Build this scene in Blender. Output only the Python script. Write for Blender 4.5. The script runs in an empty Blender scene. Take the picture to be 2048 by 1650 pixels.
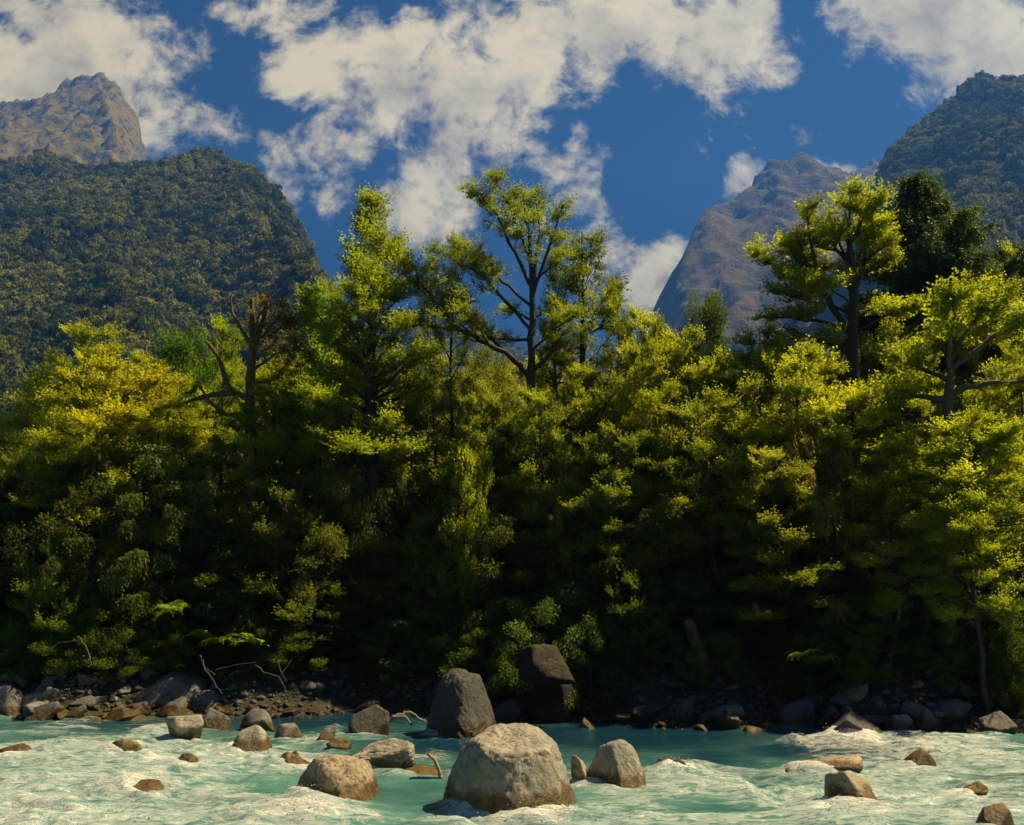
import bpy, bmesh, math, random
import numpy as np
from math import radians, sin, cos, pi, sqrt

S = bpy.context.scene
C = S.collection

# ------------------------------------------------------------------ camera
F, TH, CAMZ = 1700.0, radians(12.4), 4.0          # focal length in photo pixels, upward pitch, eye height over the water
cam_d = bpy.data.cameras.new('camera')
cam_d.sensor_width = 36.0
cam_d.lens = F / 2048 * 36.0
cam_d.clip_start, cam_d.clip_end = 0.1, 20000
cam = bpy.data.objects.new('camera', cam_d)
C.objects.link(cam)
cam.location = (0, 0, CAMZ)
cam.rotation_euler = (pi / 2 + TH, 0, 0)
S.camera = cam
S.view_settings.view_transform = 'Standard'
S.view_settings.look = 'None'
S.view_settings.gamma = 1
S.view_settings.exposure = 1.25
cy_ = S.cycles
cy_.max_bounces, cy_.diffuse_bounces, cy_.glossy_bounces = 7, 4, 3
cy_.transmission_bounces, cy_.volume_bounces, cy_.transparent_max_bounces = 4, 0, 4
cy_.caustics_reflective = cy_.caustics_refractive = False
cy_.use_denoising = True
cy_.sample_clamp_direct = 6.0
cy_.sample_clamp_indirect = 4.0
cy_.denoiser = 'OPENIMAGEDENOISE'
cy_.denoising_input_passes = 'RGB_ALBEDO_NORMAL'
cy_.denoising_prefilter = 'ACCURATE'


def ray(px, py):
    cx, cy = (px - 1024) / F, (825 - py) / F
    return cx, cos(TH) - cy * sin(TH), sin(TH) + cy * cos(TH)


def at(px, py, Y):
    cx, dy, dz = ray(px, py)
    s = Y / dy
    return np.array((cx * s, Y, CAMZ + dz * s))


def onz(px, py, z=0.0):
    cx, dy, dz = ray(px, py)
    s = (z - CAMZ) / dz
    return np.array((cx * s, dy * s, z))


# ------------------------------------------------------------------ node helper
class NT:
    def __init__(self, tree):
        self.t = tree
        tree.nodes.clear()

    def n(self, kind, **kw):
        nd = self.t.nodes.new(kind)
        for k, v in kw.items():
            if k.startswith('i_'):
                k = k[2:]
                key = int(k) if k.isdigit() else k.replace('_', ' ')
                sock = nd.inputs[key]
                if isinstance(v, bpy.types.NodeSocket):
                    self.t.links.new(v, sock)
                else:
                    sock.default_value = v
            else:
                setattr(nd, k, v)
        return nd

    def link(self, a, b):
        self.t.links.new(a, b)

    def math(self, op, a, b=None, c=None, clamp=False):
        nd = self.t.nodes.new('ShaderNodeMath')
        nd.operation = op
        nd.use_clamp = clamp
        for i, v in enumerate((a, b, c)):
            if v is None:
                continue
            if isinstance(v, bpy.types.NodeSocket):
                self.t.links.new(v, nd.inputs[i])
            else:
                nd.inputs[i].default_value = v
        return nd.outputs[0]

    def vmath(self, op, a, b=None, c=None):
        nd = self.t.nodes.new('ShaderNodeVectorMath')
        nd.operation = op
        for i, v in enumerate((a, b, c)):
            if v is None:
                continue
            if isinstance(v, bpy.types.NodeSocket):
                self.t.links.new(v, nd.inputs[i])
            else:
                nd.inputs[i].default_value = v
        return nd

    def noise(self, vec, scale, detail=4.0, rough=0.55, dist=0.0, dim='3D'):
        nd = self.n('ShaderNodeTexNoise', noise_dimensions=dim)
        if vec is not None:
            self.link(vec, nd.inputs['Vector'])
        nd.inputs['Scale'].default_value = scale
        nd.inputs['Detail'].default_value = detail
        nd.inputs['Roughness'].default_value = rough
        nd.inputs['Distortion'].default_value = dist
        return nd

    def smooth(self, v, a, b, to0=0.0, to1=1.0):
        nd = self.n('ShaderNodeMapRange', interpolation_type='SMOOTHSTEP')
        self.link(v, nd.inputs['Value'])
        nd.inputs['From Min'].default_value = a
        nd.inputs['From Max'].default_value = b
        nd.inputs['To Min'].default_value = to0
        nd.inputs['To Max'].default_value = to1
        return nd.outputs[0]

    def mix(self, fac, a, b, blend='MIX'):
        nd = self.n('ShaderNodeMix', data_type='RGBA', blend_type=blend)
        for sock, v in ((nd.inputs[0], fac), (nd.inputs[6], a), (nd.inputs[7], b)):
            if isinstance(v, bpy.types.NodeSocket):
                self.link(v, sock)
            elif isinstance(v, (int, float)):
                sock.default_value = v
            else:
                sock.default_value = (*v, 1.0) if len(v) == 3 else v
        return nd.outputs[2]


# ------------------------------------------------------------------ sun and sky
SUN = np.array((0.57, 0.09, 0.80))
SUN /= np.linalg.norm(SUN)
SUN_EL = math.asin(SUN[2])
SUN_AZ = math.atan2(SUN[0], SUN[1])
sun_d = bpy.data.lights.new('sun', 'SUN')
sun_d.energy = 5.0
sun_d.angle = radians(0.55)
sun_d.color = (1.0, 0.79, 0.44)
sun = bpy.data.objects.new('sun', sun_d)
C.objects.link(sun)
from mathutils import Vector
sun.rotation_euler = Vector(SUN).to_track_quat('Z', 'Y').to_euler()
sun.location = (200, 200, 400)

world = bpy.data.worlds.new('World')
S.world = world
world.use_nodes = True
w = NT(world.node_tree)
wout = w.n('ShaderNodeOutputWorld')
bg = w.n('ShaderNodeBackground')
w.link(bg.outputs[0], wout.inputs[0])
sky = w.n('ShaderNodeTexSky', sky_type='NISHITA', sun_disc=False)
sky.sun_elevation = SUN_EL
sky.sun_rotation = SUN_AZ
sky.altitude = 300
sky.air_density, sky.dust_density, sky.ozone_density = 1.0, 0.4, 3.0
SKY_STR = 0.085
bg.inputs['Strength'].default_value = SKY_STR
sky_col = w.mix(1.0, sky.outputs[0], (0.008, 0.078, 0.155), 'MULTIPLY')
# clouds: directions projected on the vertical plane north of the valley, soft patches broken up by noise
tc = w.n('ShaderNodeTexCoord')
sep = w.n('ShaderNodeSeparateXYZ')
w.link(tc.outputs['Generated'], sep.inputs[0])
yy = w.math('MAXIMUM', w.math('ABSOLUTE', sep.outputs[1]), 0.12)
uu = w.math('DIVIDE', sep.outputs[0], yy)
vv = w.math('DIVIDE', sep.outputs[2], yy)
comb = w.n('ShaderNodeCombineXYZ')
w.link(uu, comb.inputs[0])
w.link(vv, comb.inputs[1])
P = comb.outputs[0]
warp = w.noise(P, 3.2, 3.0, 0.55)
wv = w.vmath('MULTIPLY_ADD', warp.outputs['Color'], (0.09, 0.08, 0), P)
wv = w.vmath('SUBTRACT', wv.outputs[0], (0.045, 0.04, 0))
PW = wv.outputs[0]
CL = [  # x, y, rx, ry (photo pixels -> directions), weight
    (70, 130, 330, 240, 1.3), (330, 245, 150, 90, .95), (40, 20, 300, 120, 1.0), (570, 330, 80, 90, .6),
    (590, 10, 150, 60, .9), (720, 110, 190, 110, 1.05), (850, 190, 200, 120, 1.1), (900, 320, 130, 150, 1.05),
    (830, 430, 115, 100, .95), (1000, 250, 130, 110, .9), (1150, 60, 300, 130, 1.2), (1050, 150, 180, 90, 1.0), (1440, 60, 190, 110, 1.05),
    (1560, 125, 110, 50, .8), (1850, 40, 220, 120, 1.1), (1980, 120, 180, 110, 1.15), (1800, 190, 80, 50, .6),
    (690, 280, 100, 60, .74), (1165, 310, 80, 100, .68), (1180, 410, 70, 55, .72), (1630, 265, 75, 40, .74),
    (1480, 390, 50, 75, .82), (1210, 500, 90, 90, .88), (1315, 560, 110, 95, 1.0), (1640, 345, 95, 45, .95),
    (1450, 180, 70, 60, .55), (670, 380, 50, 60, .6),
]
acc = None
for (px, py, rx, ry, wt) in CL:
    cx, dy, dz = ray(px, py)
    u0, v0 = cx / dy, dz / dy
    su, sv = F * dy / rx, F * dy * dy / ry * 0.95
    d = w.vmath('MULTIPLY_ADD', PW, (su, sv, 0), (-u0 * su, -v0 * sv, 0))
    d2 = w.vmath('DOT_PRODUCT', d.outputs[0], d.outputs[0]).outputs['Value']
    f = w.math('MULTIPLY_ADD', d2, -0.62, 1.0, clamp=True)
    acc = w.math('MULTIPLY', f, wt) if acc is None else w.math('MAXIMUM', acc, w.math('MULTIPLY', f, wt))
cn = w.noise(PW, 5.5, 10.0, 0.62, 0.0)
cn2 = w.noise(PW, 21.0, 6.0, 0.66, 0.25)
dens = w.math('MULTIPLY_ADD', w.math('SUBTRACT', cn.outputs['Fac'], 0.5), 2.9, acc)
dens = w.math('MULTIPLY_ADD', w.math('SUBTRACT', cn2.outputs['Fac'], 0.5), 1.6, dens)
alpha = w.smooth(dens, 0.40, 1.08)
thick = w.smooth(dens, 0.85, 1.75)
toward = w.vmath('ADD', PW, (0.035, 0.055, 0)).outputs[0]
cs = w.noise(toward, 5.5, 6.0, 0.58, 0.0)
relief = w.math('MULTIPLY', w.math('SUBTRACT', cs.outputs['Fac'], cn.outputs['Fac']), 3.2)
thick2 = w.math('ADD', w.math('MULTIPLY_ADD', thick, 0.62, 0.12), relief, clamp=True)
ccol = w.mix(thick2, (5.6, 4.6, 2.55), (2.3, 1.9, 1.15))
alpha = w.math('MULTIPLY', alpha, 0.95)
final = w.mix(alpha, sky_col, ccol)
w.link(final, bg.inputs['Color'])
world.cycles.sampling_method = 'MANUAL'
world.cycles.sample_map_resolution = 512


# ------------------------------------------------------------------ numpy noise
_r = np.random.RandomState(7)
_perm = np.concatenate([_r.permutation(256)] * 3)
_g = _r.normal(size=(256, 3))
_g /= np.linalg.norm(_g, axis=1)[:, None]


def perlin(p):
    p = np.asarray(p, float)
    i = np.floor(p).astype(int)
    f = p - i
    u = f * f * f * (f * (f * 6 - 15) + 10)
    i &= 255
    out = 0
    for dx in (0, 1):
        wx = u[:, 0] if dx else 1 - u[:, 0]
        a = _perm[(i[:, 0] + dx) & 255]
        for dy in (0, 1):
            wy = u[:, 1] if dy else 1 - u[:, 1]
            b = _perm[a + ((i[:, 1] + dy) & 255)]
            for dz in (0, 1):
                wz = u[:, 2] if dz else 1 - u[:, 2]
                g = _g[_perm[b + ((i[:, 2] + dz) & 255)]]
                dot = g[:, 0] * (f[:, 0] - dx) + g[:, 1] * (f[:, 1] - dy) + g[:, 2] * (f[:, 2] - dz)
                out = out + wx * wy * wz * dot
    return out * 1.6


def fbm(p, octs=4, lac=2.03, gain=0.5, ridged=False):
    p = np.asarray(p, float)
    a, s, tot = 1.0, 0.0, 0.0
    for o in range(octs):
        n = perlin(p + o * 17.3)
        if ridged:
            n = 1 - 2 * np.abs(n)
        s = s + a * n
        tot += a
        a *= gain
        p = p * lac
    return s / tot


def P2(x, y, z=0.0):
    return np.stack([np.ravel(x), np.ravel(y), np.full(np.size(x), z)], 1)


def sstep(a, b, x):
    t = np.clip((x - a) / (b - a), 0, 1)
    return t * t * (3 - 2 * t)


# ------------------------------------------------------------------ mesh helpers
def mk_mesh(name, verts, faces, mats, smooth=False, attr=None, midx=None):
    """faces: an (n,3) or (n,4) array, or a list of such arrays"""
    me = bpy.data.meshes.new(name)
    verts = np.ascontiguousarray(verts, dtype=np.float32)
    if isinstance(faces, np.ndarray):
        faces = [faces]
    faces = [f for f in faces if len(f)]
    lv = np.concatenate([f.ravel() for f in faces]).astype(np.int32)
    cnt = np.concatenate([np.full(len(f), f.shape[1]) for f in faces])
    ls = np.concatenate([[0], np.cumsum(cnt)[:-1]]).astype(np.int32)
    me.vertices.add(len(verts))
    me.vertices.foreach_set('co', verts.ravel())
    me.loops.add(len(lv))
    me.loops.foreach_set('vertex_index', lv)
    me.polygons.add(len(ls))
    me.polygons.foreach_set('loop_start', ls)
    if smooth:
        me.polygons.foreach_set('use_smooth', np.ones(len(ls), bool))
    for m in (mats if isinstance(mats, (list, tuple)) else [mats]):
        me.materials.append(m)
    if attr:
        for k, (dom, arr) in attr.items():
            a = me.attributes.new(k, 'FLOAT', dom)
            a.data.foreach_set('value', np.ascontiguousarray(arr, dtype=np.float32))
    me.update(calc_edges=True)
    return me


def tag(o, label=None, cat=None, group=None, kind=None):
    if label:
        o['label'] = label
    if cat:
        o['category'] = cat
    if group:
        o['group'] = group
    if kind:
        o['kind'] = kind
    return o


def link(name, me, parent=None, loc=None, color=None):
    o = bpy.data.objects.new(name, me)
    C.objects.link(o)
    if parent:
        o.parent = parent
    if loc is not None:
        o.location = loc
    if color is not None:
        o.color = (*color, 1)
    return o


def empty(name, loc):
    o = bpy.data.objects.new(name, None)
    o.empty_display_size = 0.3
    C.objects.link(o)
    o.location = loc
    return o


def grid_faces(nx, ny):
    i = np.arange(nx * ny).reshape(ny, nx)
    return np.stack([i[:-1, :-1], i[:-1, 1:], i[1:, 1:], i[1:, :-1]], -1).reshape(-1, 4)


_ico = {}


def ico(n):
    if n not in _ico:
        bm = bmesh.new()
        bmesh.ops.create_icosphere(bm, subdivisions=n, radius=1)
        v = np.array([x.co[:] for x in bm.verts])
        f = np.array([[q.index for q in p.verts] for p in bm.faces])
        bm.free()
        _ico[n] = (v, f)
    return _ico[n]


# ------------------------------------------------------------------ materials
def material(name):
    m = bpy.data.materials.new(name)
    m.use_nodes = True
    t = NT(m.node_tree)
    out = t.n('ShaderNodeOutputMaterial')
    return m, t, out


def leaf_material(name, trans=0.45, rough=0.55):
    m, t, out = material(name)
    info = t.n('ShaderNodeObjectInfo')
    at_ = t.n('ShaderNodeAttribute', attribute_name='tint')
    geo = t.n('ShaderNodeNewGeometry')
    nz = t.noise(geo.outputs['Position'], 0.55, 2.0)
    v = t.math('MULTIPLY_ADD', t.math('SUBTRACT', nz.outputs['Fac'], 0.5), 0.9, at_.outputs['Fac'])
    c = t.mix(t.math('MULTIPLY', v, 1.0, clamp=True), (0.55, 0.62, 0.9), (1.45, 1.32, 0.8))
    col = t.mix(1.0, info.outputs['Color'], c, 'MULTIPLY')
    tcol = t.mix(1.0, col, (1.35, 1.38, 0.5), 'MULTIPLY')
    p = t.n('ShaderNodeBsdfPrincipled')
    t.link(col, p.inputs['Base Color'])
    p.inputs['Roughness'].default_value = rough
    p.inputs['Specular IOR Level'].default_value = 0.25
    tr = t.n('ShaderNodeBsdfTranslucent')
    t.link(tcol, tr.inputs[0])
    mx = t.n('ShaderNodeMixShader')
    mx.inputs[0].default_value = trans
    t.link(p.outputs[0], mx.inputs[1])
    t.link(tr.outputs[0], mx.inputs[2])
    t.link(mx.outputs[0], out.inputs[0])
    return m


M_LEAF = leaf_material('leaf', 0.62)
M_NEEDLE = leaf_material('needle', 0.25)


def bark_material(name):
    m, t, out = material(name)
    info = t.n('ShaderNodeObjectInfo')
    geo = t.n('ShaderNodeNewGeometry')
    mp = t.n('ShaderNodeMapping')
    mp.inputs['Scale'].default_value = (1, 1, 0.25)
    t.link(geo.outputs['Position'], mp.inputs[0])
    n1 = t.noise(mp.outputs[0], 9, 5, 0.65)
    n2 = t.noise(geo.outputs['Position'], 1.6, 4)
    c = t.mix(n1.outputs['Fac'], (0.45, 0.45, 0.45), (1.5, 1.5, 1.5))
    col = t.mix(1.0, info.outputs['Color'], c, 'MULTIPLY')
    col = t.mix(t.smooth(n2.outputs['Fac'], 0.55, 0.72), col, (0.075, 0.055, 0.012))
    p = t.n('ShaderNodeBsdfPrincipled')
    t.link(col, p.inputs['Base Color'])
    p.inputs['Roughness'].default_value = 0.85
    b = t.n('ShaderNodeBump')
    b.inputs['Strength'].default_value = 0.7
    b.inputs['Distance'].default_value = 0.04
    t.link(n1.outputs['Fac'], b.inputs['Height'])
    t.link(b.outputs[0], p.inputs['Normal'])
    t.link(p.outputs[0], out.inputs[0])
    return m


M_BARK = bark_material('bark')


def rock_material(name):
    m, t, out = material(name)
    info = t.n('ShaderNodeObjectInfo')
    geo = t.n('ShaderNodeNewGeometry')
    tcx = t.n('ShaderNodeTexCoord')
    pos = geo.outputs['Position']
    off = t.n('ShaderNodeCombineXYZ')
    t.link(t.math('MULTIPLY', info.outputs['Random'], 50.0), off.inputs[0])
    pv = t.vmath('ADD', pos, off.outputs[0]).outputs[0]
    n1 = t.noise(pv, 1.3, 6, 0.6, 0.6)
    n2 = t.noise(pv, 6.0, 7, 0.65, 0.3)
    n3 = t.noise(pv, 26.0, 4, 0.7)
    base = t.mix(t.smooth(n1.outputs['Fac'], 0.36, 0.62), (0.70, 0.73, 0.75), (1.12, 1.05, 0.92))
    base = t.mix(t.smooth(n2.outputs['Fac'], 0.50, 0.68), base, (0.62, 0.58, 0.52))
    base = t.mix(t.smooth(n3.outputs['Fac'], 0.55, 0.75), base, (1.25, 1.2, 1.1))
    base = t.mix(t.smooth(n3.outputs['Fac'], 0.28, 0.42, 0.75, 0.0), base, (0.40, 0.38, 0.35))
    # fine cracks
    vor = t.n('ShaderNodeTexVoronoi', feature='DISTANCE_TO_EDGE')
    wv_ = t.vmath('MULTIPLY_ADD', n2.outputs['Color'], (0.5, 0.5, 0.5), pv).outputs[0]
    t.link(wv_, vor.inputs['Vector'])
    vor.inputs['Scale'].default_value = 1.4
    crack = t.smooth(vor.outputs['Distance'], 0.0, 0.025, 1.0, 0.0)
    crack = t.math('MULTIPLY', crack, t.smooth(n1.outputs['Fac'], 0.45, 0.6))
    base = t.mix(t.math('MULTIPLY', crack, 0.7), base, (0.25, 0.23, 0.2))
    col = t.mix(1.0, info.outputs['Color'], base, 'MULTIPLY')
    # wet, weed-stained foot near the water line
    sp = t.n('ShaderNodeSeparateXYZ')
    t.link(pos, sp.inputs[0])
    zz = t.math('MULTIPLY_ADD', t.math('SUBTRACT', n1.outputs['Fac'], 0.5), 0.9, sp.outputs[2])
    wet = t.smooth(zz, 0.26, 0.46, 1.0, 0.0)
    stain = t.mix(t.smooth(n2.outputs['Fac'], 0.4, 0.6), (0.22, 0.19, 0.12), (0.50, 0.35, 0.13))
    wcol = t.mix(1.0, col, stain, 'MULTIPLY')
    wcol = t.mix(0.25, wcol, (0.13, 0.075, 0.016))
    col = t.mix(wet, col, wcol)
    # moss on the flat tops of stones lying in the shade of the forest (strength from the stone's alpha)
    sn = t.n('ShaderNodeSeparateXYZ')
    t.link(geo.outputs['Normal'], sn.inputs[0])
    moss = t.math('MULTIPLY', t.smooth(sn.outputs[2], 0.35, 0.8), t.smooth(n1.outputs['Fac'], 0.45, 0.6))
    moss = t.math('MULTIPLY', moss, t.math('SUBTRACT', 1.0, info.outputs['Alpha']))
    col = t.mix(moss, col, (0.07, 0.075, 0.012))
    p = t.n('ShaderNodeBsdfPrincipled')
    t.link(col, p.inputs['Base Color'])
    t.link(t.math('MULTIPLY_ADD', wet, -0.5, 0.82), p.inputs['Roughness'])
    p.inputs['Specular IOR Level'].default_value = 0.35
    h = t.math('MULTIPLY_ADD', n3.outputs['Fac'], 0.35, n2.outputs['Fac'])
    h = t.math('MULTIPLY_ADD', crack, -0.6, h)
    b = t.n('ShaderNodeBump')
    b.inputs['Strength'].default_value = 0.75
    b.inputs['Distance'].default_value = 0.09
    t.link(h, b.inputs['Height'])
    t.link(b.outputs[0], p.inputs['Normal'])
    t.link(p.outputs[0], out.inputs[0])
    return m


M_ROCK = rock_material('river_rock')


def ground_material():
    m, t, out = material('forest_floor')
    geo = t.n('ShaderNodeNewGeometry')
    n1 = t.noise(geo.outputs['Position'], 0.8, 6, 0.6)
    n2 = t.noise(geo.outputs['Position'], 9.0, 5, 0.65)
    c = t.mix(t.smooth(n1.outputs['Fac'], 0.4, 0.62), (0.028, 0.022, 0.014), (0.035, 0.045, 0.012))
    c = t.mix(t.smooth(n2.outputs['Fac'], 0.52, 0.7), c, (0.09, 0.085, 0.075))
    p = t.n('ShaderNodeBsdfPrincipled')
    t.link(c, p.inputs['Base Color'])
    p.inputs['Roughness'].default_value = 0.9
    b = t.n('ShaderNodeBump')
    b.inputs['Distance'].default_value = 0.12
    t.link(n2.outputs['Fac'], b.inputs['Height'])
    t.link(b.outputs[0], p.inputs['Normal'])
    t.link(p.outputs[0], out.inputs[0])
    return m


M_GROUND = ground_material()


def water_material():
    m, t, out = material('glacial_water')
    geo = t.n('ShaderNodeNewGeometry')
    fa = t.n('ShaderNodeAttribute', attribute_name='foam')
    mp = t.n('ShaderNodeMapping')
    mp.inputs['Scale'].default_value = (0.30, 1.0, 1.0)
    t.link(geo.outputs['Position'], mp.inputs[0])
    q = mp.outputs[0]
    wn = t.noise(q, 0.9, 4, 0.6)
    qw = t.vmath('MULTIPLY_ADD', wn.outputs['Color'], (1.5, 1.5, 0.5), q).outputs[0]
    n1 = t.noise(qw, 2.0, 8, 0.66)
    n2 = t.noise(qw, 5.5, 6, 0.68)
    n3 = t.noise(qw, 15.0, 4, 0.65)

    def fil(n, k):
        v = t.math('ABSOLUTE', t.math('SUBTRACT', n.outputs['Fac'], 0.5))
        return t.math('MULTIPLY_ADD', v, -k, 1.0, clamp=True)
    rd = t.math('MULTIPLY_ADD', fil(n1, 9.0), 0.55, t.math('MULTIPLY', fil(n2, 8.0), 0.42))
    # lace: the torn net of bubbles that drifts behind breaking water
    qv = t.vmath('MULTIPLY_ADD', n2.outputs['Color'], (0.55, 0.55, 0.2), qw).outputs[0]
    lace = None
    for sc_, wd in ((2.6, 0.10), (6.5, 0.13)):
        vo = t.n('ShaderNodeTexVoronoi', feature='DISTANCE_TO_EDGE')
        t.link(qv, vo.inputs['Vector'])
        vo.inputs['Scale'].default_value = sc_
        e_ = t.smooth(vo.outputs['Distance'], 0.0, wd, 1.0, 0.0)
        lace = e_ if lace is None else t.math('MAXIMUM', t.math('MULTIPLY', e_, 0.8), lace)
    fo_ = t.math('MULTIPLY_ADD', t.math('SUBTRACT', n1.outputs['Fac'], 0.5), 1.5, fa.outputs['Fac'])
    fo_ = t.math('MULTIPLY_ADD', t.math('SUBTRACT', n2.outputs['Fac'], 0.5), 1.1, fo_)
    fo_ = t.math('MULTIPLY_ADD', t.math('SUBTRACT', n3.outputs['Fac'], 0.5), 0.4, fo_)
    f = fo_
    solid = t.smooth(fo_, 0.48, 1.08)
    laced = t.math('MULTIPLY', t.math('MULTIPLY', lace, t.smooth(n2.outputs['Fac'], 0.32, 0.58)), t.smooth(fo_, 0.02, 0.62))
    streak = t.math('MULTIPLY', t.math('MULTIPLY', t.math('POWER', fil(n2, 7.0), 2.0), 0.6), t.smooth(fo_, 0.0, 0.5))
    mask = t.math('MAXIMUM', t.math('MAXIMUM', solid, t.math('MULTIPLY', laced, 0.85)), streak)
    wcol = t.mix(t.smooth(wn.outputs['Fac'], 0.35, 0.65), (0.034, 0.125, 0.120), (0.085, 0.215, 0.192))
    wcol = t.mix(t.smooth(f, 0.0, 0.8), wcol, (0.09, 0.25, 0.24))
    da = t.n('ShaderNodeAttribute', attribute_name='sunless')
    wcol = t.mix(t.math('MULTIPLY', da.outputs['Fac'], 1.15, clamp=True), wcol, (0.006, 0.032, 0.055))  # navy tint paints the trees' shade on the water
    p = t.n('ShaderNodeBsdfPrincipled')
    t.link(wcol, p.inputs['Base Color'])
    p.inputs['Roughness'].default_value = 0.13
    p.inputs['IOR'].default_value = 1.33
    b = t.n('ShaderNodeBump')
    b.inputs['Strength'].default_value = 0.6
    b.inputs['Distance'].default_value = 0.08
    hh = t.math('MULTIPLY_ADD', n2.outputs['Fac'], 0.45, n1.outputs['Fac'])
    t.link(hh, b.inputs['Height'])
    t.link(b.outputs[0], p.inputs['Normal'])
    fo = t.n('ShaderNodeBsdfPrincipled')
    fo.inputs['Base Color'].default_value = (0.68, 0.68, 0.64, 1)
    fo.inputs['Roughness'].default_value = 0.6
    b2 = t.n('ShaderNodeBump')
    b2.inputs['Strength'].default_value = 0.9
    b2.inputs['Distance'].default_value = 0.05
    t.link(t.math('ADD', hh, rd), b2.inputs['Height'])
    t.link(b2.outputs[0], fo.inputs['Normal'])
    mx = t.n('ShaderNodeMixShader')
    t.link(mask, mx.inputs[0])
    t.link(p.outputs[0], mx.inputs[1])
    t.link(fo.outputs[0], mx.inputs[2])
    t.link(mx.outputs[0], out.inputs[0])
    return m


M_WATER = water_material()


def mountain_material(name, grass, rock_a, rock_b, forest_amount, nscale=0.012):
    m, t, out = material(name)
    geo = t.n('ShaderNodeNewGeometry')
    pos = geo.outputs['Position']
    n1 = t.noise(pos, nscale, 8, 0.62, 0.4)
    n2 = t.noise(pos, nscale * 5, 8, 0.68, 0.6)
    sn = t.n('ShaderNodeSeparateXYZ')
    t.link(geo.outputs['Normal'], sn.inputs[0])
    c = t.mix(t.smooth(n2.outputs['Fac'], 0.36, 0.62), rock_a, rock_b)
    g = t.math('MULTIPLY_ADD', t.math('SUBTRACT', n1.outputs['Fac'], 0.5), 1.4, sn.outputs[2])
    g = t.math('MULTIPLY_ADD', t.math('SUBTRACT', n2.outputs['Fac'], 0.5), 0.9, g)
    c = t.mix(t.smooth(g, forest_amount, forest_amount + 0.16), c, grass)
    p = t.n('ShaderNodeBsdfPrincipled')
    t.link(c, p.inputs['Base Color'])
    p.inputs['Roughness'].default_value = 0.95
    p.inputs['Specular IOR Level'].default_value = 0.1
    b = t.n('ShaderNodeBump')
    b.inputs['Strength'].default_value = 1.0
    b.inputs['Distance'].default_value = 14.0
    t.link(n2.outputs['Fac'], b.inputs['Height'])
    t.link(b.outputs[0], p.inputs['Normal'])
    t.link(p.outputs[0], out.inputs[0])
    return m


M_PEAK = mountain_material('rocky_peak', (0.17, 0.135, 0.014), (0.03, 0.028, 0.018), (0.20, 0.165, 0.07), 0.42, 0.008)
M_FARPEAK = mountain_material('grassy_peak', (0.105, 0.080, 0.02), (0.022, 0.020, 0.018), (0.085, 0.068, 0.045), 0.58, 0.006)
M_SLOPE = mountain_material('wooded_slope', (0.03, 0.04, 0.012), (0.025, 0.033, 0.012), (0.05, 0.05, 0.02), 0.3)


# ------------------------------------------------------------------ ground sheet
XB = np.array([-400, -25, -14, -9, -4, 0, 4, 8, 13, 18, 24, 400.])
YB = np.array([31.5, 31.5, 30.8, 31.5, 32.0, 30.5, 29.6, 28.6, 27.6, 26.8, 26.3, 26.3])


def bank_y(x):
    return np.interp(x, XB, YB) + 0.5 * np.sin(x * 0.9) + 0.3 * np.sin(x * 2.1 + 1)


def ground_z(x, y, detail=True):
    x, y = np.asarray(x, float), np.asarray(y, float)
    d = y - bank_y(x)
    z = -1.3 + 1.3 * sstep(-2.5, 0.3, d) + 1.5 * sstep(0.0, 3.4, d) + 0.7 * sstep(3.5, 8.0, d)
    z = z + np.clip(d - 8, 0, 300) * 0.05
    n = y - 9.0
    z = z + 3.7 * sstep(1.0, -8.0, n)
    z = z + np.clip(-n - 8, 0, 500) * 0.02
    if detail:
        z = z + 0.22 * fbm(P2(x * 0.5, y * 0.5), 4).reshape(z.shape) * sstep(-4, 1, d)
    return z


gx = np.concatenate([-np.geomspace(3300, 31, 26), np.linspace(-30, 30, 121), np.geomspace(31, 3300, 26)])
gy = np.concatenate([-np.geomspace(600, 10, 12), np.linspace(-8, 22, 24), np.linspace(22.4, 48, 72), np.geomspace(49, 4350, 34)])
GX, GY = np.meshgrid(gx, gy)
GZ = ground_z(GX, GY)
o = link('ground', mk_mesh('ground', np.stack([GX.ravel(), GY.ravel(), GZ.ravel()], 1), grid_faces(len(gx), len(gy)), M_GROUND, True))
tag(o, 'dark earth and stones of the valley floor under the forest', None, None, 'structure')


def gz(x, y):
    return float(ground_z(np.array([x]), np.array([y]))[0])


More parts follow.
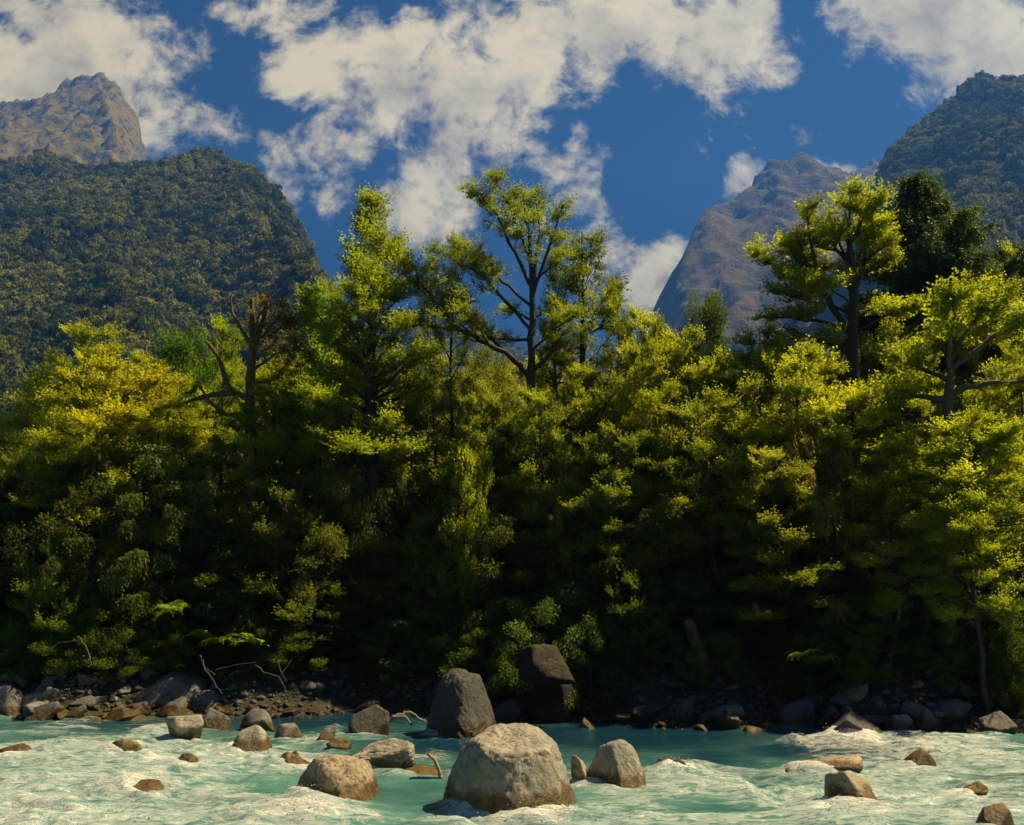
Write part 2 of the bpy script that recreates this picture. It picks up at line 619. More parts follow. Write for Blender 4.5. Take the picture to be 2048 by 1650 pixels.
# ------------------------------------------------------------------ rocks
def rock_verts(seed, planes=None, sub=5, sharp=14.0, rough=0.07, nplanes=11, cuts=0.0, wl=-1.0):
    """unit rock: rounded polyhedron (soft minimum of planes) with noise, fitted to the box -1..1"""
    rng = np.random.RandomState(seed)
    v, f = ico(sub)
    if planes is None:
        n = rng.normal(size=(nplanes, 3))
        n /= np.linalg.norm(n, axis=1)[:, None]
        d = rng.uniform(0.72, 1.05, nplanes)
    else:
        n = np.array([p[:3] for p in planes], float)
        n /= np.linalg.norm(n, axis=1)[:, None]
        d = np.array([p[3] for p in planes], float)
    dots = np.maximum(v @ n.T, 1e-3) / d[None, :]
    g = (np.sum(dots ** sharp, axis=1)) ** (1 / sharp)
    r = 1 / np.maximum(g, 0.55)
    p = v * r[:, None]
    o_ = rng.uniform(-50, 50, 3)
    dn = rough * (fbm(p * 1.7 + o_, 4) + 0.55 * fbm(p * 5 + o_, 4, ridged=True) * 0.5)
    if sub >= 6:
        dn = dn + rough * 0.22 * fbm(p * 17 + o_, 3)
    if cuts:
        c = np.abs(perlin(p * 1.3 + o_ * 2))
        dn = dn - cuts * np.exp(-(c / 0.045) ** 2)
    p = p + v * dn[:, None]
    lo, hi = p.min(0), p.max(0)
    p = (p - (lo + hi) / 2) / ((hi - lo) / 2)
    u = p[p[:, 2] > wl]
    lo, hi = u.min(0), u.max(0)
    p[:, :2] = (p[:, :2] - (lo[:2] + hi[:2]) / 2) / ((hi[:2] - lo[:2]) / 2)
    return p, f


_rockproto = {}


def rock_proto(k):
    if k not in _rockproto:
        v, f = rock_verts(100 + k, None, 4, 26.0, 0.11, 9 + k % 5)
        _rockproto[k] = mk_mesh('rock', v, f, M_ROCK, True)
    return _rockproto[k]


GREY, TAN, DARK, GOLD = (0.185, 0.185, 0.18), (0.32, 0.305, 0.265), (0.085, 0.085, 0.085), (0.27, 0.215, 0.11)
river_rocks = []      # x, y, rx, ry, height: used by the water for pile-ups and foam


def boulder(x0, x1, yt, yb, label, color, seed=None, planes=None, sub=5, depth=0.85, sink=0.5, rough=0.06, cuts=0.0, z0=0.0, rz=None,
            proto=None, group=None, name='boulder', cat='boulder', moss=0.0, sharp=24.0, inriver=True):
    """a stone whose silhouette covers photo columns x0..x1 and rows yt..yb, its foot at height z0"""
    b = onz((x0 + x1) / 2, yb, z0)
    if z0 == 0.0:
        for Yr in np.arange(14, 40, .06):
            b = at((x0 + x1) / 2, yb, Yr)
            if b[2] <= max(gz(b[0], Yr), 0.0):
                break
        z0 = max(float(b[2]), 0.0)
    Yf = b[1]
    wdt = (x1 - x0) / F * (Yf / ray((x0 + x1) / 2, yb)[1]) * 1.03
    dep = wdt * depth
    Yc = Yf + dep * 0.42
    xc = at((x0 + x1) / 2, yb, Yc)[0]
    top = at((x0 + x1) / 2, yt, Yc)[2]
    h = max(top - z0, 0.06)
    if inriver and z0 < .05 and h < .7:
        h += .07
    low = z0 - sink * h - 0.15
    if proto is None:
        v, f = rock_verts(seed, planes, sub, sharp, rough, 11, cuts, (z0 - (z0 + h + low) / 2) / ((z0 + h - low) / 2))
        me = mk_mesh(name, v, f, M_ROCK, True)
    else:
        me = rock_proto(proto)
    o = link(name, me, None, (xc, Yc, (z0 + h + low) / 2), color)
    o.color = (*color, 1 - moss)
    o.scale = (wdt / 2, dep / 2, (z0 + h - low) / 2)
    o.rotation_euler.z = rz or 0.0
    tag(o, label, cat, group)
    if inriver:
        river_rocks.append((xc, Yc, wdt / 2, dep / 2, h))
    return o


# the big one: flat tilted top, two front faces meeting in a blunt corner left of the middle
big_planes = [(0.05, -0.20, 1, .58), (-0.86, -0.42, .30, .86), (-0.62, -0.95, .20, .90), (0.40, -0.95, .32, .84), (0.95, -0.22, .30, .86), (0.80, -.70, .30, .97),
              (0.6, 0.7, .4, .95), (-0.6, 0.75, .35, .9), (0, 0, -1, .9), (0.62, -0.1, 1, .80), (-0.45, 0.0, 1, .80), (-.1, -1, .05, .94)]
boulder(880, 1157, 1450, 1630, 'largest pale boulder, flat topped, standing in the turquoise rapids', TAN, 11, big_planes, 6, .80, .35, .11, .03, sharp=26)
sec_planes = [(-.75, -.62, .25, .78), (.25, -.75, .62, .86), (.85, -.2, .45, .85), (-.15, .1, 1, .88), (.35, .2, .95, .9), (-.6, .5, .6, .9), (.4, .9, .3, .95), (0, 0, -1, .9), (1, .3, -.1, .98)]
boulder(1164, 1292, 1478, 1584, 'pale rounded boulder with a dark flat facet, beside the largest boulder', TAN, 12, sec_planes, 6, .9, .4, .08, .03, sharp=14)
boulder(1143, 1182, 1516, 1578, 'small rough knob of rock wedged against the pale rounded boulder', (.36, .31, .24), 13, None, 5, .9)
boulder(693, 834, 1478, 1548, 'pale craggy boulder behind the brown wet one in the river', TAN, 14, None, 6, .8, .5, .16, .04, sharp=30)
wet_planes = [(-.2, -.3, 1, .80), (.5, -.7, .5, .85), (-.8, -.5, .45, .88), (.95, 0, .3, .92), (0, .9, .5, .9), (-.3, -.95, .2, .95), (0, 0, -1, .9), (.1, .2, 1, .84)]
boulder(577, 750, 1512, 1608, 'brown wet boulder with a pale top and foam at its foot', (.33, .285, .21), 15, wet_planes, 6, .85, .5, .10, .03, sharp=16)
boulder(328, 412, 1432, 1484, 'half shaded boulder with a sunlit face and spray on one side', (.34, .32, .28), 16, None, 5, .9)
boulder(400, 459, 1419, 1462, 'grey egg shaped boulder in the shade of the forest', GREY, 17, None, 5, .9)
boulder(478, 546, 1421, 1468, 'grey rounded boulder behind the saddle shaped pale stone', GREY, 18, None, 5, .9)
sad = [(-.35, -.1, .95, .72), (.95, -.1, .2, .9), (-.85, -.2, .4, .85), (.2, -.9, .5, .85), (.6, .2, .8, .9), (0, .9, .3, .9), (0, 0, -1, .9)]
boulder(454, 537, 1456, 1510, 'pale saddle shaped stone with a pointed ear, in sunlight', TAN, 19, sad, 5, .8, .5, .10, sharp=11)
boulder(546, 609, 1452, 1486, 'low wedge of grey stone at the edge of the shade', GREY, 20, None, 5, .9)
boulder(636, 669, 1459, 1488, 'small pointed grey stone in white water by the shaded pool', GREY, 21, None, 4, .9)
boulder(553, 637, 1508, 1540, 'flat brown stone just clear of the water with a pebble on top', (.36, .27, .14), 22, None, 5, .8)
boulder(580, 600, 1499, 1516, 'pebble perched on the flat brown stone', (.36, .33, .28), 23, None, 4, .8, z0=.16, inriver=False)
boulder(214, 284, 1479, 1510, 'low mottled stone with a dark cap in the rapids', (.3, .27, .16), 24, None, 5, .8)
boulder(-4, 57, 1495, 1517, 'golden brown stone awash at the edge of the view', GOLD, 25, None, 5, .8)
boulder(348, 398, 1511, 1543, 'golden stone awash under the shaded boulders', GOLD, 26, None, 5, .8)
boulder(238, 332, 1563, 1585, 'long golden brown stone barely above the foaming water', GOLD, 27, None, 5, .8)
boulder(288, 318, 1514, 1529, 'tiny dark stone awash in broken water', (.25, .22, .18), 28, None, 4, .8)
boulder(654, 702, 1482, 1498, 'small flat golden stone behind the craggy boulder', GOLD, 29, None, 4, .8)
boulder(778, 888, 1540, 1560, 'sandy shelf of rock awash beside the driftwood stick', (.42, .33, .18), 30, None, 5, .6)
boulder(1316, 1377, 1521, 1552, 'small dark stone with a pale cap beside rounded boulder', (.24, .21, .17), 31, None, 5, .8)
boulder(1572, 1722, 1514, 1553, 'long low tan rock with water sliding over it', (.40, .33, .22), 32, None, 5, .5, rz=-.15)
boulder(1806, 1872, 1503, 1538, 'blocky golden rock glistening in the rapids', GOLD, 33, None, 5, .8)
ton = [(-.75, -.6, .35, .74), (.45, -.5, .75, .78), (.1, .3, 1, .9), (.95, -.2, .4, .9), (-.2, -.9, .3, .88), (0, .9, .3, .9), (-1, .2, .1, .9), (0, 0, -1, .9)]
boulder(1656, 1770, 1548, 1626, 'tilted boulder with a dark streaked face and sunlit back', (.38, .33, .22), 34, ton, 6, .8, .5, .09, .03, rz=.12, sharp=34)
boulder(1958, 2026, 1612, 1668, 'smooth brown boulder at the lower corner of the rapids', (.36, .25, .13), 35, None, 5, .8)
boulder(1922, 1976, 1573, 1595, 'low tan stone half drowned in foam', (.40, .33, .22), 36, None, 4, .8)
boulder(600, 660, 1618, 1640, 'amber stone just under the foam in front of wet boulder', GOLD, 37, None, 4, .8)

# far bank: the canopy's shade is put into the dark stone colours
slab = [(-.45, -.25, .85, .62), (.5, -.2, .85, .78), (-.95, -.2, .1, .95), (.2, -.95, .25, .8), (1, 0, .2, .95), (0, .9, .4, .9), (0, 0, -1, .9)]
boulder(250, 410, 1338, 1420, 'large sloping slab with mossy back and sunlit edge', GREY, 41, slab, 6, .7, .3, .08, .03, moss=.6, z0=.0, sharp=34)
boulder(343, 488, 1386, 1428, 'flat grey slab lying in front of the large sloping slab', GREY, 42, None, 5, .6, moss=.2)
tall = [(-.85, -.3, .30, .74), (.80, -.35, .34, .72), (-.25, -.9, .35, .78), (.45, -.85, .3, .82), (0.12, -.1, 1, .90), (0, .9, .3, .9), (0, 0, -1, .9), (-.5, -.3, .85, .86)]
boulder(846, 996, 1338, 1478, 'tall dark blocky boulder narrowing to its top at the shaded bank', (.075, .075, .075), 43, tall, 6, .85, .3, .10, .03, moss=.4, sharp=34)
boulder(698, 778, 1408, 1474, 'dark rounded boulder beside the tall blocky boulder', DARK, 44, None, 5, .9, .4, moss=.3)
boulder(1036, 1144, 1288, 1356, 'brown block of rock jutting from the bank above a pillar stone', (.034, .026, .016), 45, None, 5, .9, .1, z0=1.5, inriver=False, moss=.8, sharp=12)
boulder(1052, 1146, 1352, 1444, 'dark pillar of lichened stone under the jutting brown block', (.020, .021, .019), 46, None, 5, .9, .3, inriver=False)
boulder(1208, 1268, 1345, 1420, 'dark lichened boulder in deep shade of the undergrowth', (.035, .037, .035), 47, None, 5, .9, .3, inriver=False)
boulder(1646, 1764, 1428, 1484, 'large rounded black boulder at the water edge', DARK, 48, None, 5, .9)
boulder(1556, 1634, 1398, 1460, 'dark sloping boulder above the black rounded one', DARK, 49, None, 5, .9)
boulder(1625, 1692, 1407, 1455, 'dark grey block behind the black rounded boulder', DARK, 50, None, 5, .9, inriver=False)
boulder(1352, 1390, 1390, 1455, 'upright dark stone with pale lichen at water edge', (.09, .09, .085), 51, None, 5, .9)
boulder(1836, 1886, 1418, 1462, 'smooth grey cobble shaped boulder on the stony shore', GREY, 52, None, 5, .9)
boulder(1955, 2028, 1425, 1474, 'grey boulder with a wet dark foot on the stony shore', GREY, 53, None, 5, .9)
boulder(1395, 1430, 1428, 1452, 'pale grey angular block among dark boulders', (.3, .3, .29), 54, None, 4, .9)
boulder(1775, 1830, 1432, 1468, 'mid grey boulder leaning on its neighbour by the shore', (.25, .25, .24), 55, None, 5, .9)
boulder(1580, 1612, 1470, 1488, 'dark half sunk stone in the shaded current', DARK, 56, None, 4, .9)
boulder(-10, 47, 1333, 1368, 'grey rock at the top of the rubble heap', GREY, 61, None, 5, .9, inriver=False)
boulder(-20, 44, 1368, 1434, 'lilac grey rock at the foot of the rubble heap', (.19, .185, .19), 62, None, 5, .9)
boulder(38, 94, 1383, 1418, 'rounded grey rock in the rubble beside the stream', GREY, 63, None, 5, .9)
boulder(84, 147, 1371, 1397, 'squared block with a pale upper edge in the rubble', (.36, .33, .27), 64, None, 5, .9, inriver=False, sharp=18)
boulder(60, 120, 1408, 1443, 'dark wet rock at the stream edge below the rubble', DARK, 65, None, 5, .9)
boulder(128, 172, 1413, 1440, 'small black wet rock beside the dark wet rock', (.11, .11, .11), 66, None, 5, .9)
boulder(66, 114, 1352, 1386, 'brownish rock in the middle of the rubble heap', (.22, .2, .17), 67, None, 5, .9, inriver=False)
boulder(168, 204, 1436, 1450, 'low bluish rock with water breaking over it', (.3, .3, .31), 68, None, 4, .8)
boulder(1158, 1190, 1440, 1462, 'small round grey stone behind the largest boulder', GREY, 69, None, 4, .9)
boulder(985, 1040, 1400, 1450, 'grey block between tall blocky boulder and pillar stone', DARK, 70, None, 5, .9)

rng = np.random.RandomState(5)
taken = [(o.location.x, o.location.y, max(o.scale.x, o.scale.y)) for o in C.objects if o.name.startswith('boulder')]


def free(x, y, r):
    return all((x - a) ** 2 + (y - b) ** 2 > ((r + q) * 0.55) ** 2 for a, b, q in taken)


def scatter_rocks(n, xr, dr, size, color, label, group, seed, moss=.3):
    r = np.random.RandomState(seed)
    k = tries = 0
    while k < n and tries < n * 40:
        tries += 1
        x = r.uniform(*xr)
        d = dr[0] + (dr[1] - dr[0]) * r.rand() ** 1.3
        y = float(bank_y(x)) + d
        s = size[0] + (size[1] - size[0]) * r.rand() ** 2.2
        if not free(x, y, s):
            continue
        taken.append((x, y, s))
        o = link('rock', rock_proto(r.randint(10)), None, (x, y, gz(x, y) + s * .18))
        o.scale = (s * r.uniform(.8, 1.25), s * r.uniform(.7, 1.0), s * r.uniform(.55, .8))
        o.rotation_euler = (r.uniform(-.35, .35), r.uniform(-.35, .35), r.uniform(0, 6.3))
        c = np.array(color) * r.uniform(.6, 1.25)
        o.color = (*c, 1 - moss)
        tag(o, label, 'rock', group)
        k += 1


scatter_rocks(105, (6.0, 20), (-.6, 2.9), (.16, .66), (.17, .17, .168), 'grey rock piled with others along the stony shore under the bushes', 'rocks piled along the stony shore', 1, .2)
scatter_rocks(85, (-21, -10.5), (-.6, 3.6), (.16, .72), (.18, .18, .184), 'grey rock in the rubble heap below the overhanging branches', 'rocks in the rubble heap', 2, .3)
scatter_rocks(70, (-10.5, 6.0), (-.3, 3.0), (.14, .6), (.07, .07, .07), 'dark rock in the deep shade at the foot of the bank', 'rocks in the deep shade of the bank', 3, .4)  # darker stone colour carries the shade under the bank

# loose cobbles between them: uncountable
v0, f0 = ico(2)
r = np.random.RandomState(9)
N = 5200
xs = r.uniform(-24, 24, N)
ds = -0.5 + 4.5 * r.rand(N) ** 1.2
ys = bank_y(xs) + ds
ss = 0.03 + 0.13 * r.rand(N) ** 2.5
zs = ground_z(xs, ys) + ss * .3
q = v0[None] * (1 + 0.35 * r.normal(size=(N, len(v0), 1)) * .35) * r.uniform(.6, 1.2, (N, 1, 3)) * ss[:, None, None] * np.array((1, 1, .7))
q = q + np.stack([xs, ys, zs], 1)[:, None]
ff = (f0[None] + (np.arange(N) * len(v0))[:, None, None]).reshape(-1, 3)
o = link('gravel', mk_mesh('gravel', q.reshape(-1, 3), ff, M_ROCK, True), None, None, (.13, .13, .128))
tag(o, 'loose grey cobbles strewn between the rocks of the far bank', 'gravel', None, 'stuff')

# ------------------------------------------------------------------ water
wx = np.concatenate([np.linspace(-120, -22, 50)[:-1], np.arange(-22, 22, 0.055), np.linspace(22, 120, 50)])
wy = np.concatenate([np.linspace(6, 14, 30)[:-1], np.arange(14, 24, 0.05), np.arange(24, 34, 0.085)])
WX, WY = np.meshgrid(wx, wy)
x, y = WX.ravel(), WY.ravel()
zone = np.zeros_like(x)
FZ = [  # photo x, y, rx, ry (pixels), strength: where the rapids break white
    (200, 1590, 420, 60, .50), (120, 1500, 260, 22, .42), (450, 1520, 250, 26, .36), (120, 1650, 330, 40, .30), (640, 1635, 150, 26, .55), (1060, 1640, 160, 22, .62),
    (1500, 1590, 200, 28, .42), (1900, 1500, 260, 30, .50), (1880, 1590, 280, 45, .45), (1350, 1645, 250, 26, .34), (1640, 1535, 140, 18, .38),
    (1700, 1488, 120, 14, .38), (850, 1510, 60, 10, .40), (1380, 1545, 70, 16, .38), (150, 1452, 90, 12, .30), (660, 1462, 40, 14, .42), (310, 1462, 40, 12, .45),
    (800, 1585, 120, 35, -.30), (1430, 1615, 110, 18, -.30), (1300, 1455, 220, 22, -.35), (560, 1555, 120, 22, -.15), (330, 1610, 120, 16, -.12), (1560, 1510, 60, 14, -.2),
    (1750, 1645, 200, 20, .25), (420, 1430, 300, 14, -.3),
]
for (px, py, rx, ry, s) in FZ:
    c = onz(px, py)
    c2 = onz(px, py - ry)
    ax = rx / F * c[1] / ray(px, py)[1]
    ay = max(c2[1] - c[1], .2)
    zone += s * np.exp(-(((x - c[0]) / ax) ** 2 + ((y - c[1]) / ay) ** 2))
w1 = fbm(P2(x * .35, y * .6, 3.1), 3)
w2 = fbm(P2(x * .35, y * .6, 9.7), 3)
qx, qy = x * .36 + .8 * w1, y * .95 + .8 * w2
rid = fbm(P2(qx * .9, qy * .9, 1.5), 4, ridged=True)
med = fbm(P2(qx * 1.7, qy * 1.7, 5.5), 4)
big = fbm(P2(qx * .45, qy * .45, 2.5), 3)
foam = -0.17 + 1.45 * zone + .26 * big + .22 * np.clip(rid, -.5, 1) + .18 * med
amp = np.clip(.35 + 1.5 * zone, .15, 1.3)
z = amp * (.26 * big + .22 * np.clip(rid, -.4, 1) + .20 * med + .05 * fbm(P2(qx * 5, qy * 5, 8.5), 3))
for (rx_, ry_, a, b, h) in river_rocks:
    dx, dy = (x - rx_) / a, (y - ry_) / b
    rr = np.sqrt(dx * dx + dy * dy)
    near = np.exp(-np.clip(rr - .9, 0, None) * a / .26)
    k = min(1, .45 + a * .5)
    side = .6 - .5 * dx / np.maximum(rr, .3) - .35 * dy / np.maximum(rr, .3)
    z += k * near * (.03 + .15 * np.clip(side, 0, 1.2))
    foam += k * near * (.16 + .46 * np.clip(side, -.2, 1.2)) * np.where(np.abs(y - ry_) < 3, 1, 0)
    tail = np.exp(-(dy * 1.1) ** 2) * sstep(.9, 1.3, dx) * np.exp(-np.clip(dx - 1.2, 0, None) / 2.2)
    foam += .24 * tail * k * np.clip(.4 + rid, 0, 1)
shore = y - bank_y(x)
z = (z - .05) * sstep(.6, -.8, shore)
foam = foam - .25 * sstep(-3.5, -1.5, shore)
sunless = np.zeros_like(x)      # shade of the far-bank trees, painted into the water colour
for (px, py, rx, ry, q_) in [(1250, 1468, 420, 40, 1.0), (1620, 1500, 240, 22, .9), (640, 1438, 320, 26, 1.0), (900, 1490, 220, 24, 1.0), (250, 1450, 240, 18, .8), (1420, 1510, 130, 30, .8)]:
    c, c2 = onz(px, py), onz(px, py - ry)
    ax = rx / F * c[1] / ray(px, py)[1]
    sunless = np.maximum(sunless, q_ * np.exp(-(((x - c[0]) / ax) ** 2 + ((y - c[1]) / max(c2[1] - c[1], .3)) ** 2)))
foam = foam - .2 * sunless
o = link('river', mk_mesh('river', np.stack([x, y, z], 1), grid_faces(len(wx), len(wy)), M_WATER, True, {'foam': ('POINT', foam), 'sunless': ('POINT', sunless)}))
tag(o, 'turquoise glacial river broken by white rapids', None, None, 'structure')
WATER = (wx, wy, z.reshape(WX.shape), foam.reshape(WX.shape))

# flecks of spray thrown up where the foam is thickest
m_, t_, out_ = material('spray')
p_ = t_.n('ShaderNodeBsdfPrincipled')
p_.inputs['Base Color'].default_value = (.45, .47, .45, 1)
p_.inputs['Roughness'].default_value = .3
t_.link(p_.outputs[0], out_.inputs[0])
r = np.random.RandomState(3)
cand = np.where((foam > .62) & (np.abs(x) < 20) & (y < 27))[0]
pick = r.choice(cand, 4200)
v0, f0 = ico(1)
sz = .004 + .010 * r.rand(len(pick)) ** 2.5
hh = .015 + np.abs(r.normal(size=len(pick))) * .05 * np.clip(foam[pick], 0, 1.3)
c = np.stack([x[pick] + r.normal(size=len(pick)) * .04, y[pick] + r.normal(size=len(pick)) * .04, z[pick] + hh], 1)
q = v0[None] * sz[:, None, None] * r.uniform(.7, 1.5, (len(pick), 1, 3)) + c[:, None]
ff = (f0[None] + (np.arange(len(pick)) * len(v0))[:, None, None]).reshape(-1, 3)
o = link('spray', mk_mesh('spray', q.reshape(-1, 3), ff, m_, True))
tag(o, 'white drops of spray leaping over the breaking rapids', 'spray', None, 'stuff')


# ------------------------------------------------------------------ trees
def tubes(polys):
    """polys: list of (points Nx3, radii N, sides) -> verts, quads"""
    V, Q, base = [], [], 0
    for pts, rad, ns in polys:
        pts = np.asarray(pts, float)
        n = len(pts)
        tan = np.gradient(pts, axis=0)
        tan /= np.linalg.norm(tan, axis=1)[:, None] + 1e-9
        ref = np.array((.31, .95, .05)) if abs(tan[0, 1]) < .8 else np.array((1, .1, .1))
        a = np.cross(tan, ref)
        a /= np.linalg.norm(a, axis=1)[:, None] + 1e-9
        b = np.cross(tan, a)
        ang = np.arange(ns) * 2 * pi / ns
        rad = np.asarray(rad) * (1 + .16 * np.sin(np.arange(n) * 2.3 + pts[0, 0] * 7) * np.cos(np.arange(n) * 1.1 + pts[0, 2] * 5))
        ring = pts[:, None] + rad[:, None, None] * (a[:, None] * np.cos(ang)[None, :, None] + b[:, None] * np.sin(ang)[None, :, None])
        V.append(ring.reshape(-1, 3))
        i = base + np.arange(n * ns).reshape(n, ns)
        j = np.roll(i, -1, 1)
        Q.append(np.stack([i[:-1], j[:-1], j[1:], i[1:]], -1).reshape(-1, 4))
        base += n * ns
    return np.concatenate(V), np.concatenate(Q)


def leaf_quads(pos, dirv, nrm, L, W):
    dirv = dirv / (np.linalg.norm(dirv, axis=1)[:, None] + 1e-9)
    side = np.cross(nrm, dirv)
    side /= np.linalg.norm(side, axis=1)[:, None] + 1e-9
    up = np.cross(dirv, side)
    L, W = L[:, None], W[:, None]
    a = pos
    b = pos + dirv * L * .5 + side * W * .5 + up * W * .12
    c = pos + dirv * L
    d = pos + dirv * L * .5 - side * W * .5 + up * W * .12
    return np.stack([a, b, c, d], 1)


def make_spray(kind, seed):
    r = np.random.RandomState(seed)
    pos, dr = [], []
    if kind in ('beech', 'airy'):
        nt, nl = (13, 21) if kind == 'beech' else (10, 15)
        for k in range(nt):
            a = -1.35 + 2.7 * (k + r.uniform(-.3, .3)) / (nt - 1)
            ln = r.uniform(.65, 1.15) * (1 - .22 * abs(a))
            z1, cz = r.uniform(-.12, .16), r.uniform(.05, .40)
            bend = r.normal() * .25
            for j in range(nl):
                s = (j + r.rand()) / nl
                aa = a + bend * s
                p = np.array((cos(aa) * ln * s, sin(aa) * ln * s, z1 * s + cz * s * s)) + r.normal(size=3) * .045
                sd = (1 if j % 2 else -1) * r.uniform(.4, 1.1)
                pos.append(p)
                dr.append((cos(aa + sd), sin(aa + sd), r.normal() * .35 + .15))
        L, W = (.125, .082) if kind == 'beech' else (.125, .078)
        nr = r.normal(size=(len(pos), 3)) * .42 + np.array((0, 0, 1))
    elif kind == 'droop':
        for k in range(13):
            a = r.uniform(0, 2 * pi)
            ro = r.uniform(.1, .75)
            ln = r.uniform(.6, 1.25)
            for j in range(13):
                s = (j + r.rand()) / 13
                o = ro * (1 - (1 - s) ** 2)
                p = np.array((cos(a) * o + .25, sin(a) * o, .3 * sin(s * 2.2) - ln * s * s)) + r.normal(size=3) * .05
                pos.append(p)
                dr.append((cos(a) * .35 + r.normal() * .45, sin(a) * .35 + r.normal() * .45, -.8 + .7 * (1 - s)))
        L, W = .22, .075
        nr = r.normal(size=(len(pos), 3)) * .6 + np.array((.3, 0, .6))
    else:  # bush: leaves all through a flattened ball
        n = 150
        d = r.normal(size=(n, 3))
        d /= np.linalg.norm(d, axis=1)[:, None]
        p = d * (r.uniform(.25, 1, n) ** .6)[:, None] * np.array((.85, .85, .55))
        pos = list(p + np.array((.3, 0, .1)))
        dr = list(d + r.normal(size=(n, 3)) * .6 + np.array((0, 0, -.1)))
        L, W = .19, .10
        nr = d * .6 + r.normal(size=(n, 3)) * .45 + np.array((0, 0, .7))
    pos, dr = np.array(pos), np.array(dr)
    n = len(pos)
    return leaf_quads(pos, dr, nr, L * r.uniform(.65, 1.25, n), W * r.uniform(.7, 1.25, n))


SPRAY = {k: [make_spray(k, 40 + i) for i in range(7)] for k in ('beech', 'airy', 'droop', 'bush')}


def place_sprays(pads, kind, r):
    """pads: list of (pos, forward, size) -> leaf verts, quads, tint per face"""
    n = len(pads)
    pos = np.array([p[0] for p in pads])
    fw = np.array([p[1] for p in pads], float)
    sz = np.array([p[2] for p in pads], float)
    fw = fw + r.normal(size=fw.shape) * .18
    if kind == 'droop':
        fw[:, 2] *= .4
    fw /= np.linalg.norm(fw, axis=1)[:, None] + 1e-9
    up = np.tile(np.array((0, 0, 1.)), (n, 1)) + r.normal(size=(n, 3)) * .24
    sd = np.cross(up, fw)
    sd /= np.linalg.norm(sd, axis=1)[:, None] + 1e-9
    up = np.cross(fw, sd)
    V, T = [], []
    idx = r.randint(0, 7, n)
    for k in range(7):
        m = idx == k
        if not m.any():
            continue
        q = SPRAY[kind][k]
        w_ = (q[None, :, :, 0, None] * fw[m][:, None, None] + q[None, :, :, 1, None] * sd[m][:, None, None] + q[None, :, :, 2, None] * up[m][:, None, None])
        w_ = w_ * sz[m][:, None, None, None] + pos[m][:, None, None]
        V.append(w_.reshape(-1, 3))
        T.append((np.clip(r.normal(.5, .2, m.sum()), 0, 1)[:, None] + r.normal(0, .16, (m.sum(), len(q)))).ravel())
    V = np.concatenate(V)
    return V, np.arange(len(V)).reshape(-1, 4), np.concatenate(T)


def bend_line(p0, p1, n, wob, r, sag=0.0):
    t = np.linspace(0, 1, n)
    L = np.linalg.norm(np.asarray(p1) - np.asarray(p0))
    pts = np.asarray(p0)[None] * (1 - t)[:, None] + np.asarray(p1)[None] * t[:, None]
    o = r.normal(size=(n, 3)) * wob * L
    o = np.cumsum(o, 0) * .6
    o -= o[0]
    o -= (t[:, None]) * o[-1] * .7
    pts = pts + o
    pts[:, 2] += sag * L * np.sin(t * pi)
    return pts


def grow(trunks, limbs, r, pad=.8, kind='beech', sub_len=.36, spacing=.55, start=.3, twigs=True, padn=1.0, rise=.15, tipless=False, lateral=.5):
    """trunks, limbs: polylines with radii.  Sub-branches and leaf sprays grow along the limbs."""
    polys = [(p, q, 9) for p, q in trunks] + [(p, q, 6) for p, q in limbs]
    pads = []
    for p, q in limbs:
        seg = np.linalg.norm(np.diff(p, axis=0), axis=1)
        cum = np.concatenate([[0], np.cumsum(seg)])
        L = cum[-1]
        ns = max(2, int(L * (1 - start) / spacing))
        sgn = 1
        for k in range(ns):
            s = start + (1 - start) * (k + r.uniform(.1, .9)) / ns
            o = np.array([np.interp(s * L, cum, p[:, i]) for i in range(3)])
            o2 = np.array([np.interp(min(s + .08, 1) * L, cum, p[:, i]) for i in range(3)])
            o1 = np.array([np.interp((s - .06) * L, cum, p[:, i]) for i in range(3)])
            d = o2 - o1
            d /= np.linalg.norm(d) + 1e-9
            a = sgn * r.uniform(.45, 1.25)
            sgn = -sgn if r.rand() < .85 else sgn
            ca, sa = cos(a), sin(a)
            dh = np.array((d[0] * ca - d[1] * sa, d[0] * sa + d[1] * ca, d[2] * .55 + rise + r.normal() * .22))
            if abs(d[2]) > .8:
                az = r.uniform(0, 2 * pi)
                dh = np.array((cos(az), sin(az), .45 + r.normal() * .2))
            dh /= np.linalg.norm(dh) + 1e-9
            ln = min(max(L * sub_len * (1.15 - s), .45), 2.6) * r.uniform(.7, 1.3)
            e = o + dh * ln
            pl = bend_line(o, e, 4, .05, r, .05)
            if twigs:
                r0 = max(.012, min(.05, ln * .018))
                polys.append((pl, np.linspace(r0, .006, 4), 4))
            npd = max(1, int(round(ln / .75 * padn + r.uniform(-.3, .5))))
            for j in range(npd):
                f = 1 - j * .75 / max(npd, 1) * r.uniform(.8, 1.1)
                pp = pl[0] + (pl[-1] - pl[0]) * f - dh * pad * .45
                pads.append((pp + r.normal(size=3) * .12, dh, pad * r.uniform(.65, 1.25)))
            lat = np.array((-dh[1], dh[0], 0.))
            for sg in (-1, 1):
                if r.rand() < lateral:
                    pads.append((o + dh * ln * r.uniform(.25, .7) + lat * sg * pad * .25 + r.normal(size=3) * .1, dh + lat * sg * r.uniform(.5, 1.3), pad * r.uniform(.55, 1.0)))
        d = p[-1] - p[-2]
        d /= np.linalg.norm(d) + 1e-9
        if not tipless:
            pads.append((p[-1] - d * pad * .4, d, pad * r.uniform(.8, 1.2)))
    return polys, pads


